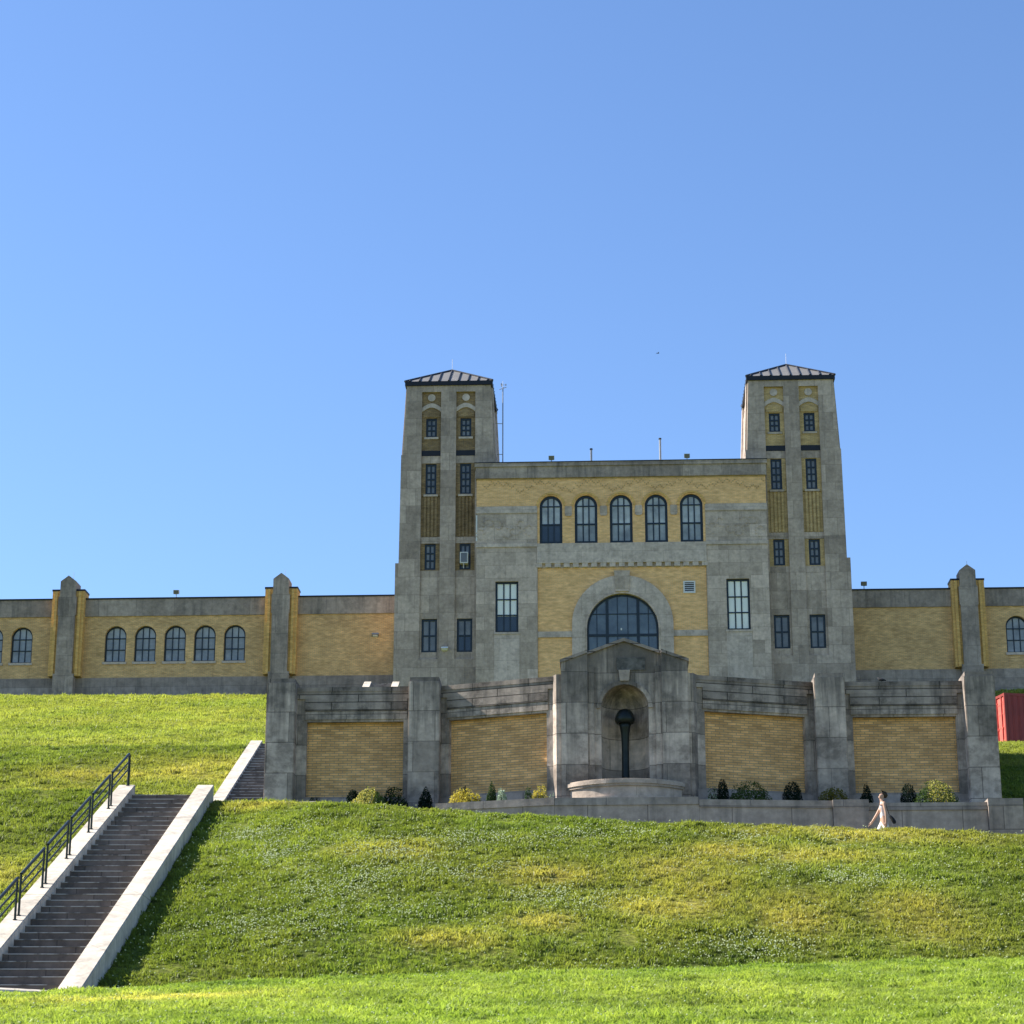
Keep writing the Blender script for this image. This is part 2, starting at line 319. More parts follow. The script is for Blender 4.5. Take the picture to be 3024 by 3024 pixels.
# the staircases are cut out of the turf
fc = vs[fs].mean(1)
me.from_pydata(vs.tolist(), [], fs.tolist())
for p in me.polygons: p.use_smooth = True
at_ = me.attributes.new('dry', 'FLOAT', 'POINT'); at_.data.foreach_set('value', dryness(GX, GY).astype(np.float32).ravel())
at2 = me.attributes.new('sun_tone', 'FLOAT', 'POINT'); TONE_XY = (GX, GY)
def grass_color(nt, attr_type):
    g = N(nt, 'ShaderNodeNewGeometry'); pos = g.outputs['Position']
    at = N(nt, 'ShaderNodeAttribute', attribute_type=attr_type, attribute_name='dry')
    lu = N(nt, 'ShaderNodeAttribute', attribute_type=attr_type, attribute_name='sun_tone')
    n1 = noise(nt, pos, 0.9, 4, 0.6); n2 = noise(nt, pos, 6.0, 4, 0.7)
    c = ramp(nt, n1, [(0.3, (0.08, 0.125, 0.02)), (0.5, (0.145, 0.195, 0.03)), (0.7, (0.22, 0.26, 0.048))])
    c = mix(nt, at.outputs['Fac'], c, (0.36, 0.325, 0.08))
    c = mix(nt, 1.0, c, ramp(nt, n2, [(0.28, (0.55,) * 3), (0.5, (1.05, 1.05, 1.05)), (0.72, (1.6, 1.55, 1.45))]), 'MULTIPLY')
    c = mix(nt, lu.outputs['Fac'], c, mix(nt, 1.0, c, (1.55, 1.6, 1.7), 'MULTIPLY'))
    return c, n2
def sun_tone_at(X, Y): return np.clip(smooth((33 - Y) / 2.5) + 0.45 * smooth((Y - 90) / 8) + 0.25 * (noise2(X * .6, Y * .6, 41) > 0.1), 0, 1)  # backlit foreground painted brighter; the top lawn and random patches brighter too
at2.data.foreach_set('value', sun_tone_at(*TONE_XY).astype(np.float32).ravel())
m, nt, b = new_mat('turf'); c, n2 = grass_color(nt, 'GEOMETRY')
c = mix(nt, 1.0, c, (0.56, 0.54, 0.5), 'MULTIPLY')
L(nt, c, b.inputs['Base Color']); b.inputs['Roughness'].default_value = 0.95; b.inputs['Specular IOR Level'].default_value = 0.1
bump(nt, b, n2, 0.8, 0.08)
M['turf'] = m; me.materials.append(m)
lawn = bpy.data.objects.new('lawn', me); COL.objects.link(lawn); tag(lawn, kind='structure')

# ------------------------------------------------------------------ grass blades (one object, instanced tufts)
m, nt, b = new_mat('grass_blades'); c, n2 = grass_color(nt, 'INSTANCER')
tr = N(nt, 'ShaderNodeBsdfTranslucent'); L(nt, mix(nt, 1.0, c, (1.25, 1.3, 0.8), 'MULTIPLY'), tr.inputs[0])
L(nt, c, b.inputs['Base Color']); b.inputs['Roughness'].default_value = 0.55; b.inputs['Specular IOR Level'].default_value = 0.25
mx = N(nt, 'ShaderNodeMixShader'); mx.inputs[0].default_value = 0.45
L(nt, b.outputs[0], mx.inputs[1]); L(nt, tr.outputs[0], mx.inputs[2]); L(nt, mx.outputs[0], nt.nodes['Material Output'].inputs[0])
M['blade'] = m
def tuft_mesh():
    v, f = [], []; r = random.Random(3)
    for k in range(24):
        a = r.uniform(0, 6.283); d = 0.13 * math.sqrt(r.random()); px, py = d * math.cos(a), d * math.sin(a)
        h = r.uniform(0.025, 0.075); wd = r.uniform(0.007, 0.014); fa = r.uniform(0, 6.283); ln = r.uniform(0.03, 0.09); la = r.uniform(0, 6.283)
        ux, uy = math.cos(fa) * wd, math.sin(fa) * wd; lx, ly = math.cos(la) * ln, math.sin(la) * ln
        o = len(v)
        v += [(px - ux, py - uy, -0.02), (px + ux, py + uy, -0.02), (px + lx * .35 + ux * .8, py + ly * .35 + uy * .8, h * .6), (px + lx * .35 - ux * .8, py + ly * .35 - uy * .8, h * .6), (px + lx, py + ly, h)]
        f += [(o, o + 1, o + 2, o + 3), (o + 3, o + 2, o + 4)]
    me = bpy.data.meshes.new('grass_tuft'); me.from_pydata(v, [], f); me.materials.append(M['blade']); return me
def in_view(X, Y):
    k = np.abs(X) / (0.245 * Y + 1.2); r = np.random.default_rng(len(X)).random(np.shape(X))
    return (k < 1) | ((k < 1.8) & (r < 0.4))
def allowed(X, Y):
    ok = ~((X > -9.95) & (X < -7.42) & (Y > 37) & (Y < 55.6))                # lower staircase
    ok &= ~((X > -9.3) & (X < -6.2) & (Y > 62.5) & (Y < 79))                   # upper staircase
    ok &= ~((X > -8.4) & (X < -6.1) & (Y > 104) & (Y < 122))
    ok &= ~((Y > 31.8) & (Y < 38.0)) & ~((Y > 79.6) & (Y < 84) & (X < 0))
    xl = X * math.cos(PS) - Y * math.sin(PS); D = X * math.sin(PS) + Y * math.cos(PS)
    wl = np.interp(xl, [p[0] for p in WL], [p[1] for p in WL])
    ok &= ~((xl > -9.5) & (xl < 10.2) & (D > 57.2) & (D < 60.2))               # wall
    ok &= ~((xl > -8.6) & (xl < 10.2) & (D > wl - 0.05) & (D < 58.5))
    cy = crestY(X)
    ok &= ~((X > -6) & (Y > cy + 1.2) & (D < wl)) & ~((X < -6) & (X > -40) & (Y > 56.2) & (Y < 62.6))
    ok &= ~((X > 10.2) & (Y > cy + 1.2) & (Y < 57.5))
    ok &= ~((Y > 126.2) & (X < 60)) 
    ok &= ~((X > -6.0) & (X < 12.6) & (Y > 96) & (X > 40))
    return ok & in_view(X, Y)
def scatter(n, x0, x1, y0, y1):
    return RNG.uniform(x0, x1, n), RNG.uniform(y0, y1, n)
PX, PY, SC = [], [], []
for dens, x0, x1, y0, y1, s in [(210, -15, 15, 20.5, 31.8, 0.75), (120, -24, 24, 38.2, 57, 1.0), (70, -32, -5, 62.5, 80, 1.25), (34, -44, -5, 86, 126.5, 1.7), (45, 12, 36, 57, 98, 1.4), (16, 12, 40, 98, 126.5, 1.7), (30, -5, 13, 60, 96, 1.5)]:
    x, y = scatter(int(dens * (x1 - x0) * (y1 - y0)), x0, x1, y0, y1); k = allowed(x, y); x, y = x[k], y[k]
    PX.append(x); PY.append(y); SC.append(np.full(len(x), s))
PX, PY, SC = map(np.concatenate, (PX, PY, SC))
PZ = terrain(PX, PY) + rough(PX, PY)
cl = noise2(PX * 5.5, PY * 5.5, 31) * 0.9 + noise2(PX * 1.7, PY * 2.4, 32) * 0.7
SC = SC * np.clip(0.9 + 0.7 * cl, 0.3, 1.7) * RNG.uniform(0.75, 1.25, len(SC))
def point_object(name, xyz, attrs, tuft, mat_name):
    me = bpy.data.meshes.new(name); me.from_pydata(xyz.tolist(), [], [])
    for k, (t, a) in attrs.items():
        at = me.attributes.new(k, t, 'POINT'); at.data.foreach_set('vector' if t == 'FLOAT_VECTOR' else 'value', a.astype(np.float32).ravel())
    o = bpy.data.objects.new(name, me); COL.objects.link(o)
    ng = bpy.data.node_groups.new(name, 'GeometryNodeTree')
    ng.interface.new_socket('Geometry', in_out='INPUT', socket_type='NodeSocketGeometry'); ng.interface.new_socket('Geometry', in_out='OUTPUT', socket_type='NodeSocketGeometry')
    gi, go = ng.nodes.new('NodeGroupInput'), ng.nodes.new('NodeGroupOutput')
    ip = ng.nodes.new('GeometryNodeInstanceOnPoints')
    oi = ng.nodes.new('GeometryNodeObjectInfo'); oi.inputs['Object'].default_value = tuft
    na = ng.nodes.new('GeometryNodeInputNamedAttribute'); na.data_type = 'FLOAT_VECTOR'; na.inputs[0].default_value = 'rot'
    ns = ng.nodes.new('GeometryNodeInputNamedAttribute'); ns.data_type = 'FLOAT'; ns.inputs[0].default_value = 'scl'
    ng.links.new(gi.outputs[0], ip.inputs['Points']); ng.links.new(oi.outputs['Geometry'], ip.inputs['Instance'])
    ng.links.new(na.outputs[0], ip.inputs['Rotation']); ng.links.new(ns.outputs[0], ip.inputs['Scale']); ng.links.new(ip.outputs[0], go.inputs[0])
    md = o.modifiers.new('scatter', 'NODES'); md.node_group = ng
    return o
tuft = bpy.data.objects.new('grass_tuft', tuft_mesh())
n = len(PX)
rot = np.stack([RNG.normal(0, .12, n), RNG.normal(0, .12, n), RNG.uniform(0, 6.28, n)], -1)
g = point_object('grass', np.stack([PX, PY, PZ], -1), {'rot': ('FLOAT_VECTOR', rot), 'scl': ('FLOAT', SC), 'dry': ('FLOAT', dryness(PX, PY)), 'sun_tone': ('FLOAT', sun_tone_at(PX, PY))}, tuft, 'blade')
tag(g, 'short mown green grass with dry yellow patches covering the hillside', 'grass', kind='stuff')
# clover heads
m, nt, b = new_mat('clover_white'); b.inputs['Base Color'].default_value = (0.52, 0.56, 0.30, 1); b.inputs['Roughness'].default_value = 0.8
M['clover'] = m
bm = bmesh.new(); bmesh.ops.create_icosphere(bm, subdivisions=1, radius=0.0125); 
for v_ in bm.verts: v_.co.z = v_.co.z * 0.8 + 0.075
fm = bpy.data.meshes.new('clover_head'); bm.to_mesh(fm); bm.free(); fm.materials.append(m)
fo = bpy.data.objects.new('clover_head', fm)
xs, ys = [], []
for nn, x0, x1, y0, y1, pw in [(150000, -7.4, 14, 38.6, 53, 1.4), (60000, -8, 8, 21, 31, 1.6), (9000, -20, -9, 40, 55, 3.0)]:
    x, y = scatter(nn, x0, x1, y0, y1); c_ = clover(x, y) * np.where(y > 38, 1.0, 0.8)
    k = allowed(x, y) & (RNG.random(nn) < c_ ** pw * 0.55); xs.append(x[k]); ys.append(y[k])
x, y = np.concatenate(xs), np.concatenate(ys); n = len(x)
fl = point_object('clover_flowers', np.stack([x, y, terrain(x, y) + rough(x, y)], -1), {'rot': ('FLOAT_VECTOR', np.zeros((n, 3))), 'scl': ('FLOAT', RNG.uniform(.6, 1.5, n) * np.where(y < 33, .7, 1))}, fo, 'clover')
tag(fl, 'tiny white clover heads sprinkled in drifts over the grass bank', 'clover', kind='stuff')

# ------------------------------------------------------------------ walks
def strip(name, pts_l, pts_r, mat, lift=0.03):
    v, f = [], []
    for a, c in zip(pts_l, pts_r):
        for q in (a, c): v.append((q[0], q[1], float(terrain(q[0], q[1])) + lift))
    for k in range(len(pts_l) - 1): f.append((2 * k, 2 * k + 1, 2 * k + 3, 2 * k + 2))
    o = MB().add(v, f).build(name, mat); return tag(o, kind='structure')
xs = np.arange(-40, 41, 1.0)
strip('lower_walk', [(x, 34.0) for x in xs], [(x, 37.6) for x in xs], M['path'], 0.05)
strip('upper_walk', [(x, 56.4 if x < -7 else crestY(x) + 1.9) for x in np.arange(-34, 13.5, .5)], [(x, 62.4) if x < -9.5 else (x, (58.2 if x < -6 else 54.6)) for x in np.arange(-34, 13.5, .5)], M['path'], 0.03)
strip('terrace_walk', [(x, 80.2) for x in np.arange(-45, 0, 1.0)], [(x, 83.4) for x in np.arange(-45, 0, 1.0)], M['path'], 0.05)

for xa, xb in ((-20.5, -16.7), (-12.2, -9.9)):
    tag(MB().box(xa, xb, 79.3, 79.6, 14.6, 15.06).build('terrace_kerb', M['step']), kind='structure')
# ------------------------------------------------------------------ staircases
def staircase(label, x0, x1, xr, cw, y0, y1, z_top, slope, over, step_n, plunge=1.0):
    """x0 outer edge of the left cheek, x1 outer edge of the right cheek; z_top height of the cheeks' top face at y1"""
    st = empty('staircase', ((x0 + x1) / 2, y0, z_top - slope * (y1 - y0))); ox, oy, oz = st.location
    def cheek(xa, xb, ya):
        pts = [(y1 - oy, z_top - oz), (ya - oy, z_top - slope * (y1 - ya) - oz), (ya - oy, z_top - slope * (y1 - ya) - plunge - oz), (y1 - oy, z_top - plunge * 1.3 - oz)]
        return MB().prism_x(pts, xa - ox, xb - ox).build('side_wall', M['concrete'], st, bevel=0.015)
    cheek(x0, x0 + cw, y0 - 0.5); cheek(x1 - cw, x1, y0 - 0.1)
    run = (y1 - y0) / step_n; rise = run * slope
    pts = []; zt = z_top - over - oz
    for k in range(step_n, 0, -1):
        yk = y0 + k * run - oy; zk = zt - (step_n - k) * rise
        pts += [(yk, zk), (yk - run, zk)]
    zlow = zt - step_n * rise
    poly = pts + [(y0 - oy, zlow - .2), (y0 + .3 - oy, zlow - .8), (y1 - oy, zt - 1.0)]
    MB().prism_x(poly, x0 + cw + .002 - ox, x1 - cw - .002 - ox).build('stair_flight', M['step'], st)
    # worn pale nosings
    nm = MB()
    for k in range(step_n):
        yk = y0 + k * run - oy; zk = zt - (step_n - 1 - k) * rise
        nm.box(x0 + cw + .02 - ox, x1 - cw - .02 - ox, yk - .012, yk + .05, zk - 0.012, zk + .006)
    nm.build('nosings', M['nosing'], st)
    return tag(st, label, 'staircase')
def nosing_mat():
    m, nt, b = new_mat('worn_nosing'); tc = N(nt, 'ShaderNodeTexCoord')
    n_ = noise(nt, scaled(nt, tc.outputs['Object'], (3.0, 1.6, 1.6)), 1.0, 3, 0.6)
    L(nt, ramp(nt, n_, [(0.40, (0.12, 0.11, 0.10)), (0.52, (0.42, 0.40, 0.36))]), b.inputs['Base Color']); b.inputs['Roughness'].default_value = .9
    return m
M['nosing'] = nosing_mat()
staircase('long lower flight of dark steps between pale concrete side walls', -9.86, -7.47, 0, 0.42, 38.4, 55.0, 9.46, 0.395, 0.33, 37, 0.85)
staircase('middle flight of steps rising behind the left post of the stone wall', -9.25, -6.3, 0, 0.42, 63.2, 77.2, 14.86, 0.384, 0.20, 32, 0.9)
staircase('topmost flight of steps climbing to the building behind the wall', -8.16, -6.2, 0, 0.40, 106, 119.6, 26.32, 0.384, 0.20, 32, 2.4)
# handrail: separate welded sections standing on the left side wall
def rail_z(y): return 9.46 - 0.395 * (55.0 - y)
hr = empty('handrail', (-9.62, 49, rail_z(49))); o0 = Vector(hr.location)
ys = [54.9 - 2.31 * k for k in range(9)]
for k in range(8):
    ya, yb = ys[k] - 0.15, ys[k + 1] + 0.15
    if k == 0: ya = ys[0] + 0.02
    mb = MB()
    for h, r in ((0.80, .032), (0.60, .019), (0.42, .019)):
        mb.tube(Vector((-9.62, ya, rail_z(ya) + h)) - o0, Vector((-9.62, yb, rail_z(yb) + h)) - o0, r)
    sec = mb.build('rail_section', M['rail'], hr)
    for y in (ya, yb):
        MB().tube(Vector((-9.62, y, rail_z(y))) - o0, Vector((-9.62, y, rail_z(y) + .80)) - o0, .024).tube(Vector((-9.62, y, rail_z(y) - .005)) - o0, Vector((-9.62, y, rail_z(y) + .012)) - o0, .045).build('rail_post', M['rail'], sec)
MB().tube(Vector((-9.62, 54.92, rail_z(54.92) + .80)) - o0, Vector((-9.62, 55.06, rail_z(55.0) + .72)) - o0, .024).tube(Vector((-9.62, 55.06, rail_z(55.0) + .72)) - o0, Vector((-9.62, 55.06, rail_z(55.0))) - o0, .02).build('rail_post', M['rail'], hr)
tag(hr, 'dark green metal handrail on the left side wall of the lower steps', 'handrail')
# low stone block at the stair foot
lb = MB().add(*(lambda a: (a, [(0, 1, 2, 3), (4, 7, 6, 5), (0, 4, 5, 1), (1, 5, 6, 2), (2, 6, 7, 3), (3, 7, 4, 0)]))(
    [(-9.2, 34.6, 2.2), (-7.42, 36.6, 2.2), (-7.42, 37.0, 2.2), (-9.2, 35.1, 2.2), (-9.2, 34.6, 2.86), (-7.42, 36.6, 2.90), (-7.42, 37.0, 2.96), (-9.2, 35.1, 2.92)])).build('low_block', M['concrete'], bevel=0.02)
tag(lb, 'low pale stone kerb block at the foot of the lower steps', 'kerb')

# ------------------------------------------------------------------ the yellow brick building
ZB = 27.5; CX = 0.5
bl = empty('civic_building', frame(125, CX, ZB), -PS)
tag(bl, 'long yellow brick and limestone building with two square towers and arched windows', 'building')
B = lambda mb, name, mat, par=None, **k: mb.build(name, M[mat], par or bl, **k)

def window(outline, yf, cols=None, rows=None, bar=0.05, fr=0.09, glass='glass_sky', par=None, name='window', zs=None, xs=None, thick=None, yp=None, lower=None):
    """frame with glazing bars (window) > pane(s). outline: ('r',x0,x1,z0,z1) or ('a',xc,zb,wd,zt)"""
    mb = MB(); d = 0.09
    if outline[0] == 'r':
        _, x0, x1, z0, z1 = outline
        out, inn = rect(x0, x1, z0, z1), rect(x0 + fr, x1 - fr, z0 + fr, z1 - fr)
        top = lambda x: z1 - fr
        side = lambda z: (x0 + fr, x1 - fr)
    else:
        _, xc, z0, wd, z1 = outline; x0, x1 = xc - wd / 2, xc + wd / 2
        out, inn = arch(xc, z0, wd, z1), arch(xc, z0, wd, z1, inset=fr)
        r = wd / 2 - fr; zc = z1 - wd / 2
        top = lambda x: zc + math.sqrt(max(0, r * r - (x - xc) ** 2))
        side = lambda z: (x0 + fr, x1 - fr) if z < zc else (xc - math.sqrt(max(0, r * r - (z - zc) ** 2)), xc + math.sqrt(max(0, r * r - (z - zc) ** 2)))
    mb.holed(out, [inn], yf, yf + d)
    xs = xs if xs is not None else [(x0 + fr + (x1 - x0 - 2 * fr) * k / cols, bar) for k in range(1, cols)]
    zs = zs if zs is not None else [(z0 + fr + (z1 - z0 - 2 * fr) * k / rows, bar) for k in range(1, rows)]
    for x, t in xs: mb.box(x - t / 2, x + t / 2, yf + .012, yf + d - .012, z0 + fr - .01, top(x) + .01)
    for z, t in zs:
        a, c = side(z); mb.box(a - .01, c + .01, yf + .008, yf + d - .008, z - t / 2, z + t / 2)
    wn_ = B(mb, name, 'frame', par)
    gy = yf + d * .55
    if lower:
        zl, gl = lower
        B(MB().box(x0 + .01, x1 - .01, gy, gy + .02, z0 + .01, zl), 'pane', gl, wn_)
        if outline[0] == 'r': B(MB().box(x0 + .01, x1 - .01, gy, gy + .02, zl, z1 - .01), 'pane', glass, wn_)
        else: B(MB().prism(arch(outline[1], zl, outline[3] - .02, z1 - .01), gy, gy + .02), 'pane', glass, wn_)
    else:
        pts = rect(x0 + .01, x1 - .01, z0 + .01, z1 - .01) if outline[0] == 'r' else arch(outline[1], z0 + .01, outline[3] - .02, z1 - .01)
        B(MB().prism(pts, gy, gy + .02), 'pane', glass, wn_)
    return wn_
def sill(w_, x0, x1, y0, y1, z0, z1, mat='stone_band'): B(MB().box(x0, x1, y0, y1, z0, z1), 'sill', mat, w_)

# --- central block
AW = [-4.14, -2.07, 0, 2.07, 4.14]
B(MB().box(-8.5, 8.5, 0.62, 15, -3, 12.9), 'core_wall', 'stone')
# limestone flanks
side_holes = {-1: rect(-7.42, -6.07, 2.97, 6.04), 1: rect(6.07, 7.42, 2.97, 6.04)}
for s in (-1, 1):
    o = [(s * 4.95, -3), (s * 8.55, -3), (s * 8.55, 10.63), (s * 4.95, 10.63)]
    B(MB().holed(o, [side_holes[s]], 0, 0.6), 'flank_wall', 'stone')
    for za, zb_ in ((10.2, 10.60), (8.12, 8.34)): B(MB().box(s * 4.95, s * 8.58, -.06, .0, za, zb_), 'string_course', 'stone_band')
    # worn swirling relief
    mb = MB().box(s * 4.96, s * 8.54, -.014, -.001, 8.36, 10.19); r_ = random.Random(5)
    for k in range(7):
        cx = s * (5.4 + k * .47); cz = 9.25 + .35 * math.sin(k * 1.7)
        for j in range(9):
            a = j / 9 * 5.2 + k; rr = .12 + .035 * j
            mb.box(cx + rr * math.cos(a) - .035, cx + rr * math.cos(a) + .035, -.045, -.013, cz + rr * math.sin(a) - .05, cz + rr * math.sin(a) + .05)
    B(mb, 'carved_relief', 'stone')
    x0, x1 = (-7.42, -6.07) if s < 0 else (6.07, 7.42)
    w_ = window(('r', x0, x1, 2.97, 6.04), 0.16, 3, 3, .075, .12, 'blind', lower=(3.98, 'glass_dark') if s < 0 else None)
    sill(w_, x0 - .08, x1 + .08, -.05, .2, 2.85, 2.97)
    B(MB().box(x0 - .06, x1 + .06, -.012, .0, -.6, 2.85), 'apron_panel', 'stone_band')
# upper brick storey with the five arched windows
B(MB().holed([(-8.55, 10.633), (-4.948, 10.633), (-4.948, 8.303), (4.948, 8.303), (4.948, 10.633), (8.55, 10.633), (8.55, 12.35), (-8.55, 12.35)], [arch(x, 8.32, 1.34, 11.27) for x in AW], 0.01, .6), 'brick_storey', 'brick')
for k, x in enumerate(AW):
    w_ = window(('a', x, 8.32, 1.34, 11.27), .14, 3, None, .075, .15, 'glass_sky', zs=[(9.5, .10), (10.62, .07)], lower=(9.5, 'glass_dark' if k == 0 else 'glass_low'))
    # moulded brick hood
    n_ = 14; ro, ri = .86, .74
    pts = [(x + ro * math.cos(t), 10.6 + ro * math.sin(t)) for t in [math.pi * i / n_ for i in range(n_ + 1)]] + [(x + ri * math.cos(t), 10.6 + ri * math.sin(t)) for t in [math.pi * (1 - i / n_) for i in range(n_ + 1)]]
    B(MB().prism(pts, -.05, .008), 'brick_hood', 'brick_pier')
for k in range(4):
    x = (AW[k] + AW[k + 1]) / 2
    B(MB().prism([(x - .2, 10.58), (x + .2, 10.58), (x + .22, 10.1), (x + .14, 9.97), (x - .14, 9.97), (x - .22, 10.1)], -.06, .008), 'impost_block', 'stone')
# zig-zag of projecting bricks
mb = MB().box(-8.54, 8.54, -.004, .009, 12.26, 12.345); r_ = random.Random(9)
for q in range(34):
    x = -8.2 + q * .5; z = 11.75 + .23 * math.sin(q * 1.15) + r_.uniform(-.1, .1)
    for j in range(5): mb.box(x + j * .1, x + j * .1 + .06, -.018, .008, z + .10 * abs(j - 2), z + .10 * abs(j - 2) + .07)
B(mb, 'brick_zigzag', 'brick_tower2')
B(MB().box(-8.6, 8.6, -.12, .62, 12.35, 13.05).box(-8.66, 8.66, -.2, .66, 13.05, 13.28), 'cornice', 'stone_dark')
B(MB().box(-8.68, 8.68, -.23, .7, 13.28, 13.33), 'parapet_flashing', 'seam')
B(MB().box(-8.5, 8.5, .7, 15, 12.9, 13.0), 'flat_roof', 'flat_roof')
B(MB().box(-4.97, 4.97, -.05, .6, 7.1, 8.3), 'window_band', 'stone_band')
mb = MB(); n_ = 19
for k in range(n_):
    x = -4.85 + k * 9.7 / (n_ - 1); B(MB().box(x - .17, x + .17, -.03, .099, 6.86, 7.098), 'dentil', 'stone_band')
B(MB().box(-4.95, 4.95, .1, .6, 6.84, 7.098), 'dentil_ground', 'stone')
# brick field and great arch
def arc_pts(r, zc, zb, n=28): return [(-r, zb), (r, zb)] + [(r * math.cos(t), zc + r * math.sin(t)) for t in [math.pi * i / n for i in range(n + 1)]]
B(MB().holed(rect(-4.94, 4.94, -3, 6.838), [arc_pts(2.90, 3.38, -3.0001)[:0] or [(-2.9, -2.99)] + [(2.9, -2.99)] + arc_pts(2.9, 3.38, -2.99)[2:]], .12, .6), 'brick_field', 'brick')
B(MB().holed(arc_pts(2.95, 3.38, -2.98), [[(-2.08, -2.97), (2.08, -2.97)] + arc_pts(2.08, 3.15, -2.97)[2:]], -.02, .6), 'arch_surround', 'stone_band')
B(MB().holed(arc_pts(2.2, 3.15, -2.96), [[(-2.08, -2.95), (2.08, -2.95)] + arc_pts(2.08, 3.15, -2.95)[2:]], -.05, -.022), 'arch_moulding', 'stone')
B(MB().prism([(-.38, 5.33), (.38, 5.33), (.46, 6.58), (-.46, 6.58)], -.13, -.024), 'keystone', 'stone')
for s in (-1, 1): B(MB().box(s * 2.955, s * 4.938, .04, .118, 2.65, 3.0), 'impost_band', 'stone_band')
hw = 2.0
window(('a', 0, -2.9, 4.14, 5.22), .22, None, None, .05, .11, 'glass_hall', xs=[(-.90, .17), (.90, .17), (-1.5, .045), (-.3, .045), (.3, .045), (1.5, .045)], zs=[(2.78, .15), (4.05, .05), (.6, .1)])
B(MB().box(-.12, -.04, .235, .26, 3.08, 3.2), 'window_sticker', 'white')
# louvre
mb = MB().holed(rect(3.57, 4.27, 5.22, 5.95), [rect(3.65, 4.19, 5.3, 5.87)], .06, .14)
lv = B(mb, 'vent_louvre', 'white')
mb = MB()
for k in range(5): mb.prism_x([(.06, 5.31 + k * .115), (.07, 5.30 + k * .115), (.13, 5.36 + k * .115), (.12, 5.37 + k * .115)], 3.65, 4.19)
B(mb, 'louvre_slats', 'white', lv); B(MB().box(3.65, 4.19, .112, .1185, 5.3, 5.87), 'louvre_backing', 'seam', lv)

